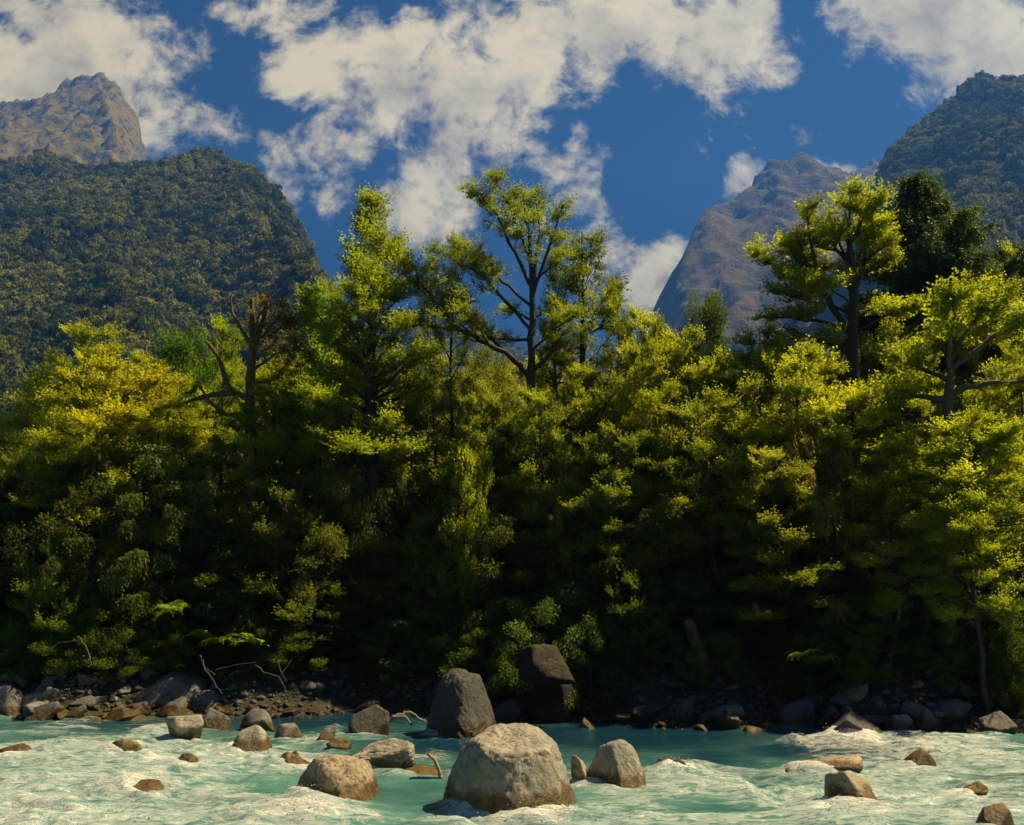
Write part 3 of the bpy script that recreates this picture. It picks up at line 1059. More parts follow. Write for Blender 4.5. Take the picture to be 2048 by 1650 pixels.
def auto_limbs(H, env, cb, n, r, low=-5, high=60, trunk=None, r0=.2, jit=.25, side=1.0, yflat=1.0):
    """limbs spiralling up a trunk; env: [(t, radius)]"""
    et, er = zip(*env)
    L = []
    for i in range(n):
        u = (i + r.rand()) / n
        t = cb + (1 - cb) * u
        az = i * 2.399 + r.normal() * .35
        R = np.interp(u, et, er) * r.uniform(1 - jit, 1 + jit * .6)
        dirx, diry = cos(az), sin(az) * yflat
        if dirx > 0:
            R *= side
        e = radians(low + (high - low) * u + r.normal() * 9)
        zr = R * math.tan(e) * .75
        zt = min(t * H, H * .99)
        zr = min(zr, H * .45)
        z0 = max(min(zt, H * 1.0 - .2) - max(zr, 0), H * cb * .6)
        if zr > 0:
            zr = max(min(zr, H - z0), .1)
        o = np.array([np.interp(z0, trunk[:, 2], trunk[:, k]) for k in range(2)] + [z0])
        tip = o + np.array((dirx * R, diry * R, zr if zr > 0 else zr))
        rb = max(.025, r0 * (1 - .75 * z0 / H) * .42 * min(1, .4 + R * .25))
        p = bend_line(o, tip, 7, .045, r, .06 if low < 15 else -.04)
        L.append((p, np.linspace(rb, max(.012, rb * .2), 7)))
    return L


TREES = {}


def register(key, polys, pads, kind, r, bark_col, leaf_col, leafmat):
    V, Q = tubes(polys)
    tm = mk_mesh('trunk', V, Q, M_BARK, True)
    cm = None
    if pads:
        LV, LQ, T = place_sprays(pads, kind, r)
        cm = mk_mesh('crown', LV, LQ, leafmat, False, {'tint': ('FACE', T)})
    TREES[key] = (tm, cm, bark_col, leaf_col)


def put_tree(key, name, loc, label, cat='tree', group=None, rz=0.0, sc=1.0, leaf=None, bark=None):
    tm, cm, bc, lc = TREES[key]
    e = empty(name, loc)
    e.rotation_euler.z = rz
    e.scale = (sc,) * 3 if isinstance(sc, (int, float)) else sc
    tag(e, label, cat, group)
    link('trunk', tm, e, None, bark or bc)
    if cm:
        link('crown', cm, e, None, leaf or lc)
    return e


BARK = (.045, .038, .030)
PALE = (.20, .18, .14)
LB = 2.3


def lc_(*c):
    return (LB * .90 * c[0], LB * 1.10 * c[1], LB * c[2] + .004)


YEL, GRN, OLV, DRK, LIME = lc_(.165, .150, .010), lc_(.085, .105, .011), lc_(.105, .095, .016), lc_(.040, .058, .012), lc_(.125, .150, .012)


def straight_trunk(H, r0, r, lean=(0, 0), wob=.016, n=14, top=.02):
    t = np.linspace(0, 1, n)
    p = bend_line((0, 0, -.3), (lean[0], lean[1], H), n, wob, r)
    rad = r0 * (1 - t) ** .8 + top
    rad[0] *= 1.35
    return p, rad


# --- generic kinds; a shape key can be reused at any place and scale (all built 12 m high)
ENV = {
    'dome': [(0, .95), (.25, 1.0), (.55, .9), (.8, .68), (1, .35)],
    'cone': [(0, 1.0), (.2, .95), (.5, .66), (.8, .34), (1, .08)],
    'flat': [(0, .9), (.3, 1.0), (.65, .9), (.88, .68), (1, .4)],
    'full': [(0, 1.05), (.2, 1.0), (.5, .93), (.78, .72), (1, .32)],
}


def generic(key, env, H, R, cb, n, seed, kind='beech', pad=.8, low=-5, high=60, r0=.22, lean=(0, 0), leaf=YEL, bark=BARK, mat=None, **kw):
    r = np.random.RandomState(seed)
    tp, tr = straight_trunk(H, r0, r, lean)
    lm = auto_limbs(H, [(t, q * R) for t, q in ENV[env]], cb, n, r, low, high, tp, r0, yflat=1.0)
    polys, pads = grow([(tp, tr)], lm, r, pad, kind, **kw)
    register(key, polys, pads, kind, r, bark, leaf, mat or M_LEAF)


for i in range(3):
    generic('beech%d' % i, 'full', 16, 3.9, .24, 42, 200 + i, ('beech', 'bush', 'beech')[i], (1.05, .95, 1.2)[i], -8, 42, leaf=YEL)
    generic('beechflat%d' % i, 'flat', 15, 4.3, .42, 34, 220 + i, ('beech', 'beech', 'airy')[i], (1.1, 1.25, 1.15)[i], 0, 34, leaf=YEL)
    generic('under%d' % i, 'full', 8, 3.4, .16, 30, 240 + i, ('bush', 'beech', 'droop')[i], (.7, .95, .8)[i], -14, 45, .12, leaf=OLV, bark=(.09, .08, .06))
    generic('shrub%d' % i, 'dome', 3.4, 1.9, .06, 20, 260 + i, 'bush', .55, 0, 50, .06, leaf=GRN, spacing=.45)
generic('shrubbeech', 'full', 4.5, 2.6, .12, 22, 270, 'beech', .75, -5, 50, .08, leaf=LIME, spacing=.5)
generic('cone0', 'cone', 14, 3.0, .15, 44, 280, 'beech', .7, 5, 65, .2, leaf=LIME)
generic('cone1', 'cone', 14, 2.6, .15, 40, 281, 'airy', .75, 10, 65, .2, leaf=OLV)
generic('droop0', 'full', 10, 3.4, .15, 36, 290, 'droop', .85, -15, 45, .22, leaf=GRN, mat=M_NEEDLE)
generic('rimu', 'cone', 14, 3.6, .12, 64, 291, 'droop', .75, 0, 60, .24, leaf=DRK, mat=M_NEEDLE, spacing=.45)
generic('darkround', 'dome', 16, 2.9, .6, 34, 292, 'bush', .8, 5, 45, .18, leaf=DRK)


def tree_px(key, name, px, ytop, Y, label, H, wpx=None, Wm=None, group=None, leaf=None, rz=None, cat='tree', bark=None, yref=None):
    """stand tree KEY (H high, Wm wide as built) at depth Y so that its top reaches photo row ytop at column px"""
    t = at(px, ytop, Y)
    x = at(px, yref or ytop + 250, Y)[0]
    g = gz(x, Y)
    s = (t[2] - g) / H
    sx = s
    if wpx:
        sx = (wpx / F * Y / ray(px, ytop + 150)[1]) / Wm
    return put_tree(key, name, (x, Y, g - .05), label, cat, group, rz if rz is not None else (px * .37) % 6.28, (sx, sx, s), leaf, bark)


# --- hero trees with their own limbs, laid out from the photo's branch lines at their real depth
def hero(key, px, py_base, ytop, Y, trunk_px, limb_px, seed, pad, kind, leaf, bark=BARK, r0=.34, mat=None, extra=None, dy=1.0, yoff=0, **kw):
    r = np.random.RandomState(seed)
    xb = at(px, py_base, Y)[0]
    g = gz(xb, Y)
    org = np.array((xb, Y, g))

    def line(pts, depth, wob=.02):
        w_ = np.array([at(a, b + yoff, Y) for a, b in pts]) - org
        t = np.linspace(0, 1, len(pts))
        w_[:, 1] += depth * t
        # resample and roughen
        tt = np.linspace(0, 1, 3 * len(pts))
        p = np.stack([np.interp(tt, t, w_[:, k]) for k in range(3)], 1)
        L = np.linalg.norm(p[-1] - p[0])
        o = r.normal(size=p.shape) * wob * L * .35
        o[0] = 0
        return p + o

    trunks = []
    for pts, ra, rb in trunk_px:
        p = line(pts, 0, .004)
        trunks.append((p, np.linspace(ra, rb, len(p))))
    limbs = []
    for k, (pts, ra) in enumerate(limb_px):
        p = line(pts, dy * r.uniform(-2.2, 2.2), .02)
        limbs.append((p, np.linspace(ra, max(.015, ra * .2), len(p))))
    if extra:
        tp = np.concatenate([t[0] for t in trunks[:1]])
        lm = extra(tp, r)
        limbs += lm
    polys, pads = grow(trunks, limbs, r, pad, kind, **kw)
    register(key, polys, pads, kind, r, bark, leaf, mat or M_LEAF)
    return tuple(org)


# tall open tree in the middle
loc = hero('centre', 1062, 1250, 355, 38.5,
           [([(1058, 1250), (1060, 1000), (1062, 760), (1066, 640), (1062, 560), (1058, 470), (1045, 390)], .30, .03),
            ([(1064, 580), (1072, 520), (1080, 460), (1072, 400)], .13, .03)],
           [([(1062, 760), (1020, 715), (960, 690), (900, 660), (860, 610), (830, 560)], .15),
            ([(1060, 750), (1000, 700), (940, 640), (900, 590), (870, 540)], .10),
            ([(1064, 745), (1100, 710), (1118, 670), (1120, 610)], .13),
            ([(1062, 660), (1010, 600), (960, 550), (900, 520), (868, 510)], .09),
            ([(1060, 610), (1010, 560), (960, 510), (905, 455)], .08),
            ([(1060, 570), (1020, 500), (985, 430), (945, 415)], .1),
            ([(1058, 520), (1030, 450), (1000, 395), (985, 385)], .08),
            ([(1056, 450), (1040, 400), (1022, 365)], .05),
            ([(1066, 590), (1090, 520), (1110, 470), (1125, 440)], .1),
            ([(1070, 560), (1100, 530), (1130, 490)], .08),
            ([(1060, 480), (1070, 430), (1060, 395)], .06),
            ([(1052, 430), (1065, 400), (1078, 380)], .05),
            ([(1064, 700), (1110, 670), (1150, 655)], .08),
            ([(1062, 680), (1010, 665), (960, 650)], .08),
            ([(1062, 640), (1030, 615), (1000, 605)], .07),
            ([(1064, 640), (1095, 610), (1110, 585)], .07)],
           301, .66, 'airy', lc_(.110, .110, .013), r0=.3, spacing=.19, sub_len=.34, lateral=.6, start=.30, rise=.2)
put_tree('centre', 'beech_tree', loc, 'tallest open crowned tree with dark forking limbs against the sky')
# feathery tree left of it
r_ = np.random.RandomState(1)
loc = hero('feather', 745, 1280, 390, 37.5,
           [([(742, 1280), (745, 1000), (742, 760), (745, 640), (748, 520), (742, 395)], .38, .03)],
           [([(744, 940), (700, 900), (640, 905)], .12), ([(744, 830), (690, 800), (620, 800), (560, 830)], .14),
            ([(744, 800), (800, 770), (860, 760)], .1), ([(744, 860), (800, 830), (840, 840)], .1)],
           302, .9, 'airy', lc_(.125, .125, .010), spacing=.3,
           extra=lambda tp, r: auto_limbs(tp[-1, 2], [(0, 4.3), (.25, 4.1), (.45, 3.2), (.62, 2.3), (.8, 1.5), (1, .3)], .36, 64, r, 12, 68, tp, .36, .5, .9))
put_tree('feather', 'beech_tree', loc, 'tall feathery lime green tree narrowing to a wispy tip')
loc = hero('spire', 1165, 1150, 460, 40,
           [([(1165, 1150), (1162, 850), (1165, 640), (1165, 465)], .26, .03)], [], 303, .85, 'airy', lc_(.095, .095, .014),
           extra=lambda tp, r: auto_limbs(tp[-1, 2], [(0, 3.0), (.3, 2.6), (.6, 1.7), (.85, .9), (1, .35)], .40, 46, r, 15, 68, tp, .26, .25, 1.35), spacing=.42)
put_tree('spire', 'beech_tree', loc, 'slim spire shaped tree just beside the tallest open tree')
# flat topped tree on the right
loc = hero('flat', 1706, 1200, 380, 37.5,
           [([(1700, 1200), (1702, 900), (1706, 700), (1708, 600), (1704, 500), (1696, 420), (1690, 392)], .42, .05)],
           [([(1706, 650), (1665, 570), (1620, 520), (1570, 490), (1535, 470)], .17), ([(1650, 545), (1625, 500), (1610, 440), (1605, 405)], .1),
            ([(1705, 510), (1670, 460), (1640, 420), (1620, 395)], .1), ([(1706, 560), (1735, 500), (1755, 440), (1765, 395)], .14),
            ([(1745, 480), (1775, 460), (1790, 450)], .07), ([(1700, 460), (1715, 420), (1730, 395)], .08), ([(1698, 430), (1685, 400), (1675, 385)], .06),
            ([(1706, 640), (1655, 610), (1600, 600), (1545, 590)], .12), ([(1706, 680), (1650, 650), (1590, 640)], .12),
            ([(1706, 600), (1660, 575), (1610, 560), (1560, 540)], .08), ([(1706, 720), (1760, 690), (1820, 660), (1840, 620)], .2),
            ([(1706, 610), (1740, 590), (1770, 580)], .07), ([(1706, 700), (1640, 690), (1560, 690), (1500, 680)], .14), ([(1706, 740), (1770, 740), (1830, 730)], .13),
            ([(1704, 520), (1725, 470), (1745, 420)], .07), ([(1600, 505), (1585, 460), (1570, 430)], .06), ([(1640, 535), (1600, 545), (1560, 525)], .06),
            ([(1700, 500), (1668, 440), (1660, 400)], .07), ([(1700, 480), (1650, 450), (1600, 440)], .07), ([(1725, 520), (1770, 500), (1795, 470)], .07), ([(1706, 560), (1680, 500), (1650, 480)], .06),
            ([(1706, 640), (1750, 620), (1790, 610)], .07), ([(1702, 450), (1735, 430), (1770, 420)], .06), ([(1706, 580), (1640, 560), (1580, 570)], .06)],
           304, 1.0, 'beech', lc_(.150, .140, .010), spacing=.40, sub_len=.36, lateral=.7, start=.32, rise=.16, yoff=28)
put_tree('flat', 'beech_tree', loc, 'flat topped yellow green tree with spreading dark limbs beside the dark conifer')
# dark drooping conifer
t0 = at(1880, 500, 47)
loc = hero('conifer', 1890, 1100, 345, 42, [([(1890, 1100), (1885, 800), (1870, 600), (1845, 470), (1826, 350)], .4, .03)], [], 305, .95, 'droop', lc_(.045, .062, .011), mat=M_NEEDLE,
           extra=lambda tp, r: auto_limbs(tp[-1, 2], [(0, 4.8), (.35, 4.8), (.58, 3.7), (.76, 2.1), (.9, .8), (1, .15)], .42, 120, r, 0, 58, tp, .4, .18, 1.15), spacing=.34)
put_tree('conifer', 'conifer_tree', loc, 'tall dark drooping conifer with a crooked tip behind flat topped tree')
# mossy dying tree with bare spars
loc = hero('snag', 518, 1180, 590, 37,
           [([(505, 1180), (500, 900), (500, 780), (505, 690), (505, 600)], .34, .09), ([(502, 720), (520, 660), (535, 610), (532, 592)], .15, .05),
            ([(502, 690), (480, 655), (464, 625), (462, 594)], .10, .035), ([(500, 800), (455, 775), (440, 720), (420, 690), (410, 682)], .14, .05),
            ([(470, 785), (430, 788), (385, 800), (345, 815)], .16, .05), ([(500, 830), (450, 830), (415, 800), (400, 770)], .13, .05)],
           [([(510, 690), (545, 650), (570, 625)], .09), ([(508, 720), (550, 690), (590, 650)], .09), ([(508, 680), (520, 640), (545, 620)], .08),
            ([(505, 740), (560, 720), (610, 700)], .09), ([(505, 770), (560, 770), (600, 745)], .08), ([(508, 700), (560, 660), (600, 665)], .08), ([(508, 650), (525, 625), (560, 640)], .06)],
           306, .7, 'airy', lc_(.105, .062, .014), bark=(.115, .070, .022), spacing=.34, sub_len=.5, start=.25, padn=.7)
put_tree('snag', 'dead_tree', loc, 'dying mossy brown tree with bare broken spars and twiggy top')
# large tree at the right edge with tiered boughs
loc = hero('tiers', 1890, 1150, 620, 33,
           [([(1888, 1160), (1892, 960), (1895, 830), (1900, 740), (1915, 650)], .36, .06)],
           [([(1893, 800), (1840, 790), (1780, 800), (1720, 820)], .14), ([(1895, 790), (1960, 770), (2030, 770), (2080, 790)], .14), ([(1895, 760), (1850, 720), (1830, 680)], .12),
            ([(1900, 740), (1960, 690), (2010, 650), (2050, 630)], .13), ([(1900, 720), (1920, 660), (1960, 610)], .1), ([(1895, 780), (1880, 720), (1870, 660), (1850, 620)], .1),
            ([(1892, 860), (1840, 850), (1780, 870), (1730, 890)], .11), ([(1892, 880), (1950, 870), (2020, 880)], .11), ([(1892, 920), (1960, 930), (2040, 960)], .1), ([(1890, 940), (1840, 950), (1790, 980)], .1),
            ([(1898, 730), (1890, 680), (1900, 640)], .08), ([(1905, 700), (1950, 660), (2000, 610)], .09)],
           307, 1.1, 'beech', lc_(.150, .142, .010), bark=(.12, .105, .08), spacing=.4, sub_len=.34, start=.3)
put_tree('tiers', 'beech_tree', loc, 'broad tree with tiered yellow green boughs and bare grey twigs')

# --- canopy trees, each one placed from the photo (kind, name, column, top row, depth, width in px, colour, label)
H_ = {'beech': (16, 9), 'beechflat': (15, 9.8), 'under': (8, 7.2), 'shrub': (3.4, 4.2), 'shrubbeech': (4.5, 6), 'cone0': (14, 6.6), 'cone1': (14, 6), 'droop0': (10, 7.4), 'rimu': (14, 7.6), 'darkround': (16, 6.6)}


def HW(k):
    return H_.get(k) or H_[k[:-1]]


CANOPY = [
    ('beech0', 'beech_tree', 150, 655, 42, 260, YEL, 'rounded golden green tree in front of the wooded slope'),
    ('beechflat1', 'beech_tree', 235, 725, 38, 330, (.175, .145, .009), 'bright yellow dome shaped tree below the golden green one'),
    ('darkround', 'broadleaf_tree', 345, 668, 45, 190, (.045, .075, .010), 'dark green domed tree between yellow tree and mossy snag'),
    ('beech2', 'beech_tree', 440, 640, 47, 170, (.115, .125, .010), 'mid green tree behind the bare spars of the snag'),
    ('beech1', 'beech_tree', 70, 745, 43, 220, YEL, 'yellow green tree on the outer flank of golden tree'),
    ('droop0', 'hanging_tree', 290, 850, 36.5, 290, (.075, .085, .010), 'shaggy dark tree hung with drooping tufts of foliage'),
    ('under1', 'broadleaf_tree', 40, 905, 37, 230, OLV, 'dull olive tree in shade at the outer end of forest'),
    ('beechflat2', 'beech_tree', 190, 865, 35.5, 210, (.14, .125, .01), 'small flat yellowish tree below the bright yellow dome'),
    ('beech2', 'beech_tree', 640, 560, 46, 190, LIME, 'lime tree half hidden behind the feathery tree'),
    ('cone1', 'beech_tree', 855, 515, 44, 130, (.10, .095, .016), 'thin wispy tree between feathery tree and tallest tree'),
    ('beech0', 'beech_tree', 860, 690, 42, 220, (.135, .125, .012), 'bushy tree filling the gap under the thin wispy tree'),
    ('beech1', 'beech_tree', 970, 700, 45, 200, OLV, 'olive tree behind the forking limbs of the tallest tree'),
    ('cone0', 'beech_tree', 1235, 560, 44, 170, (.105, .105, .013), 'pointed tree on the sloping shoulder beside the spire'),
    ('beech2', 'beech_tree', 1290, 625, 42, 180, YEL, 'yellow tree at the low point of the skyline'),
    ('darkround', 'broadleaf_tree', 1415, 598, 46, 150, (.035, .052, .011), 'small dark round headed tree on the skyline below peak'),
    ('beechflat0', 'beech_tree', 1390, 665, 40, 270, YEL, 'broad yellow tree under the dark round headed tree'),
    ('beech0', 'beech_tree', 1530, 655, 42, 260, YEL, 'spreading yellow tree next to the flat topped tree'),
    ('beechflat1', 'beech_tree', 1610, 700, 38.5, 320, YEL, 'wide golden canopy tree in front of the flat topped tree'),
    ('beech1', 'beech_tree', 1790, 650, 43, 240, (.16, .145, .011), 'yellow green tree at the foot of the dark conifer'),
    ('beech2', 'beech_tree', 1985, 560, 45, 230, YEL, 'sunlit yellow tree below the far side of the conifer'),
    ('beechflat0', 'beech_tree', 2070, 500, 47, 190, (.16, .15, .01), 'pale yellow crown cut by the edge of the view'),
    ('beechflat2', 'beech_tree', 1480, 775, 37, 260, (.145, .13, .012), 'yellow olive tree leaning out of the mid canopy'),
    ('under0', 'broadleaf_tree', 1330, 800, 37, 240, (.12, .105, .014), 'bushy olive tree below the low point of the skyline'),
    ('beech0', 'beech_tree', 1180, 740, 39, 230, (.115, .112, .011), 'leafy green tree beneath the slim spire tree'),
    ('under2', 'broadleaf_tree', 1640, 860, 35.5, 260, (.115, .080, .022), 'russet brown tree with dry foliage in mid slope'),
    ('beechflat1', 'beech_tree', 1960, 830, 34.5, 330, (.155, .145, .010), 'low wide tree with layered sunlit boughs above the shore'),
    ('beech1', 'beech_tree', 1790, 950, 34, 280, (.14, .13, .011), 'sunlit tree leaning over the stony shore'),
    ('beech2', 'beech_tree', 1050, 830, 38, 240, (.085, .09, .012), 'dim green tree under the tallest tree'),
    ('under1', 'broadleaf_tree', 930, 880, 36, 230, (.10, .10, .013), 'shaded tree with one bright bough, left of tall trunk'),
    ('beech0', 'beech_tree', 600, 760, 39, 230, (.125, .12, .010), 'moss draped tree between snag and feathery tree'),
    ('under0', 'broadleaf_tree', 640, 930, 36, 240, (.11, .105, .012), 'leafy tree around the lower trunk of feathery tree'),
    ('droop0', 'hanging_tree', 430, 870, 37.5, 220, (.065, .075, .010), 'dark hanging tree beneath the mossy snag'),
    ('under2', 'broadleaf_tree', 780, 850, 37, 220, (.095, .10, .014), 'greyish green tree hiding the feathery trunk'),
    ('beechflat0', 'beech_tree', 2060, 700, 39, 260, YEL, 'sunlit bough tree crowding the broad tiered tree'),
    ('beechflat1', 'beech_tree', 1725, 770, 36.5, 300, (.160, .145, .010), 'gold tinted tree with stacked boughs below flat topped tree'),
    ('beech0', 'beech_tree', 1850, 690, 41, 240, (.150, .145, .011), 'leafy yellow tree directly behind the bare grey twigs'),
    ('beechflat2', 'beech_tree', 1420, 800, 35.8, 280, (.140, .128, .011), 'low spreading golden tree under the broad yellow one'),
    ('beech2', 'beech_tree', 1560, 900, 34.2, 260, (.115, .105, .014), 'olive gold tree beside the russet brown tree'),
    ('beechflat0', 'beech_tree', 1240, 860, 36, 260, (.105, .105, .012), 'mid slope green tree with bright upper boughs, right of dim one'),
    ('beech1', 'beech_tree', 700, 690, 39.5, 240, (.135, .135, .010), 'lime gold tree crowding the feathery trunk'),
    ('beechflat1', 'beech_tree', 540, 770, 38, 220, (.120, .115, .010), 'yellow mossy tree in front of the snag trunk'),
    ('beech2', 'beech_tree', 120, 900, 35.5, 260, (.095, .090, .011), 'half shaded tree under the small flat yellowish tree'),
    ('beechflat2', 'beech_tree', 1950, 980, 32.5, 260, (.150, .140, .010), 'lowest sunlit tree over the grey shore rocks'),
    ('beech0', 'beech_tree', 350, 760, 40, 240, (.150, .135, .009), 'golden bush crowned tree below the dark domed one'),
    ('beech2', 'beech_tree', 1085, 785, 36, 200, (.115, .115, .011), 'rounded tree hiding the lower trunk of the tallest tree'),
    ('beechflat0', 'beech_tree', 985, 775, 37, 210, (.125, .120, .011), 'yellowish tree under the left fork of the tallest tree'),
    ('cone1', 'beech_tree', 905, 490, 40, 170, (.110, .110, .013), 'second wispy tree close to the long left bough of tallest tree'),
    ('cone0', 'beech_tree', 1330, 640, 41, 170, (.120, .120, .012), 'low pointed tree at the dip of the skyline'),
    ('cone1', 'beech_tree', 1112, 500, 41, 150, (.105, .105, .013), 'narrow airy tree between tallest tree and spire'),
    ('beech0', 'beech_tree', 1285, 690, 38, 230, (.140, .130, .011), 'full golden tree right under the pointed shoulder tree'),
    ('beech1', 'beech_tree', 30, 880, 48, 180, GRN, 'dim green tree below the wooded slope'),
]
for (k, nm, px, yt, Y, wpx, col, lab) in CANOPY:
    h, wm = HW(k)
    col = col if col in (YEL, GRN, OLV, DRK, LIME) else lc_(*col)
    Y = float(bank_y(at(px, 1000, 35)[0])) + 3.6 + (Y - 34) * .78
    tree_px(k, nm, px, yt, Y, lab, h, wpx, wm, None, col)

# --- understorey, dark and shaded, and the trees deeper in the forest
r = np.random.RandomState(22)
for i, px in enumerate(np.linspace(-100, 2150, 20)):
    k = 'under%d' % r.randint(3)
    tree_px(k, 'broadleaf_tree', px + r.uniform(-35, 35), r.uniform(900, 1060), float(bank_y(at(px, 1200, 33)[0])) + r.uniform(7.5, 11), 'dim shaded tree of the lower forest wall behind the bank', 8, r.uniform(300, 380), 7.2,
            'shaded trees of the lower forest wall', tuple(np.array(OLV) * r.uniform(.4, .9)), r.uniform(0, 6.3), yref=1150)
r = np.random.RandomState(21)
for i, px in enumerate(np.linspace(-60, 2110, 26)):
    k = 'under%d' % r.randint(3)
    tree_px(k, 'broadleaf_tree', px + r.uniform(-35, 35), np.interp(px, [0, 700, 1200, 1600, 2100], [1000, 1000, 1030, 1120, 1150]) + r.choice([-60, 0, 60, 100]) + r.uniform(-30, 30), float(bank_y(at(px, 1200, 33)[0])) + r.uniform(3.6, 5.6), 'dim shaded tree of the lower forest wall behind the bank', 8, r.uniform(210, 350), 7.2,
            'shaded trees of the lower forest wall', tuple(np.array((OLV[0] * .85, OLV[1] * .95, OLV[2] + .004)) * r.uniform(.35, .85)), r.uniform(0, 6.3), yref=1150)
for i, px in enumerate(np.linspace(-60, 2110, 30)):
    k = ('shrub%d' % r.randint(3)) if r.rand() < .7 else 'shrubbeech'
    h, wm = HW(k)
    x = at(px, 1250, 33)[0]
    Y = float(bank_y(x)) + r.uniform(3.0, 4.2)
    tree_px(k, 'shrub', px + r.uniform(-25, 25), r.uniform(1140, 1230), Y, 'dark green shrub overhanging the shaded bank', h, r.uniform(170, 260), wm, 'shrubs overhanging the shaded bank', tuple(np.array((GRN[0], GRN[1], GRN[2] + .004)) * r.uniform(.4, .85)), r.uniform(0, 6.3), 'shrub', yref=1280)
for i, px in enumerate(np.linspace(-40, 2090, 24)):
    x = at(px, 1300, 32)[0]
    Y = float(bank_y(x)) + r.uniform(2.0, 2.8)
    k = 'shrub%d' % r.randint(3)
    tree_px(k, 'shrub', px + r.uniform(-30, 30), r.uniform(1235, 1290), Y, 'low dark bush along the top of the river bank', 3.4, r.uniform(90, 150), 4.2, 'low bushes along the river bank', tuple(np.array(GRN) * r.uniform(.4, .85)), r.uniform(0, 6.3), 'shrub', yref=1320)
for i in range(44):
    px = r.uniform(-150, 2200)
    Y = r.uniform(49, 70)
    yt = np.interp(px, [-150, 60, 130, 420, 600, 760, 900, 1150, 1300, 1500, 1700, 2000, 2200], [900, 830, 730, 700, 690, 680, 730, 690, 700, 710, 690, 640, 640]) + r.uniform(0, 90)
    k = ('beech%d' if r.rand() < .5 else 'beechflat%d') % r.randint(3)
    h, wm = HW(k)
    tree_px(k, 'beech_tree', px, yt, Y, 'tree deeper in the forest behind the front canopy', h, r.uniform(180, 280), wm, 'trees deeper in the forest', tuple(np.array(YEL) * r.uniform(.6, 1.0)), r.uniform(0, 6.3))

# --- small individual growths seen on the bank
SMALL = [
    ('shrubbeech', 'shrub', 160, 1010, 34.5, 130, (.15, .145, .012), 'pale layered bough of a small tree catching the sun'),
    ('shrubbeech', 'shrub', 110, 1080, 34.0, 200, (.13, .145, .02), 'sunlit fern like shrub at the outer end of bank'),
    ('shrubbeech', 'shrub', 935, 905, 34.6, 150, (.16, .15, .011), 'bright yellow shrub top in the middle of dark forest'),
    ('shrub1', 'shrub', 960, 1010, 34.2, 110, (.14, .14, .012), 'small sunlit shrub below the bright yellow one'),
    ('shrubbeech', 'shrub', 1130, 985, 34.8, 130, (.15, .14, .012), 'yellow tipped shrub right of the tall dark trunk'),
    ('shrubbeech', 'shrub', 1385, 1155, 33.0, 150, (.10, .13, .012), 'green shrub above the leaning brown trunk'),
    ('shrubbeech', 'shrub', 1510, 1175, 33.0, 140, (.09, .12, .012), 'mid green shrub between leaning trunk and pale saplings'),
    ('shrub2', 'shrub', 1075, 1205, 31.6, 190, (.055, .075, .014), 'dark shrub growing over the jutting brown block'),
    ('shrub1', 'shrub', 1180, 1240, 31.4, 150, (.05, .07, .014), 'dark shrub beside the jutting brown block, nearer the lichened boulder'),
    ('shrub0', 'shrub', 1690, 1205, 32.5, 110, (.14, .15, .05), 'silvery leaved shrub above the pale saplings'),
]
for (k, nm, px, yt, Y, wpx, col, lab) in SMALL:
    h, wm = HW(k)
    col = lc_(*col)
    tree_px(k, nm, px, yt, Y, lab, h, wpx, wm, None, col, None, 'shrub', yref=1250)


def wood(name, lines, Y, label, cat, col, seed):
    """a trunk, branch or stick given by photo lines at depth Y (a list of (points, r0, r1, depth drift))"""
    r = np.random.RandomState(seed)
    polys = []
    for pts, ra, rb, dd in lines:
        w_ = np.array([at(a, b, Y) for a, b in pts])
        t = np.linspace(0, 1, len(pts))
        w_[:, 1] += dd * t
        tt = np.linspace(0, 1, 4 * len(pts))
        p = np.stack([np.interp(tt, t, w_[:, k]) for k in range(3)], 1)
        p = p + r.normal(size=p.shape) * .25 * min(ra, .06)
        if name == 'dead_branch':
            ra, rb = ra * .6, rb * .5
        polys.append((p, np.linspace(ra, rb, len(p)), 8))
    V, Q = tubes(polys)
    o = link(name, mk_mesh(name, V, Q, M_BARK, True), None, None, col)
    return tag(o, label, cat)


wood('leaning_log', [([(1412, 1352), (1402, 1310), (1390, 1275), (1380, 1240)], .30, .2, .3)], 31.2, 'leaning reddish brown trunk rising from the bank', 'log', (.14, .085, .05), 1)
wood('sapling_trunk', [([(1772, 1338), (1790, 1295), (1798, 1250), (1806, 1200)], .09, .06, .2), ([(1772, 1338), (1760, 1340), (1745, 1342)], .08, .05, .1)], 30.2, 'pale bare sapling stem bent at the foot, right of its twin', 'sapling', PALE, 2)
wood('sapling_trunk', [([(1748, 1325), (1762, 1285), (1770, 1250), (1775, 1200)], .07, .05, .2)], 30.4, 'thinner pale sapling stem, left of its twin', 'sapling', PALE, 3)
wood('driftwood_pole', [([(1978, 1425), (1970, 1380), (1965, 1330)], .07, .06, .2)], 29.0, 'thin upright pole of wood standing on the stony shore', 'pole', (.11, .095, .07), 4)
wood('fallen_branch', [([(1850, 1346), (1890, 1340), (1930, 1328), (1975, 1318)], .03, .04, .6)], 29.6, 'thin pale branch reaching out over the stony shore', 'branch', PALE, 5)
wood('bare_branches', [([(2000, 1240), (2015, 1180), (2040, 1130), (2060, 1110)], .05, .03, .2), ([(2010, 1200), (2030, 1190), (2050, 1170)], .04, .02, -.2), ([(2005, 1225), (1995, 1180), (1985, 1150)], .04, .02, .2)], 31.0, 'pale forked bare branches at the edge of the view', 'branch', PALE, 6)
wood('dead_branch', [([(405, 1320), (412, 1340), (430, 1355), (440, 1372), (455, 1385)], .05, .03, -.5), ([(400, 1310), (405, 1335), (425, 1352)], .05, .03, .3), ([(430, 1340), (470, 1330), (510, 1326)], .025, .015, .2)], 30.8, 'grey dead branch dangling behind the flat slab', 'branch', (.06, .05, .04), 7)
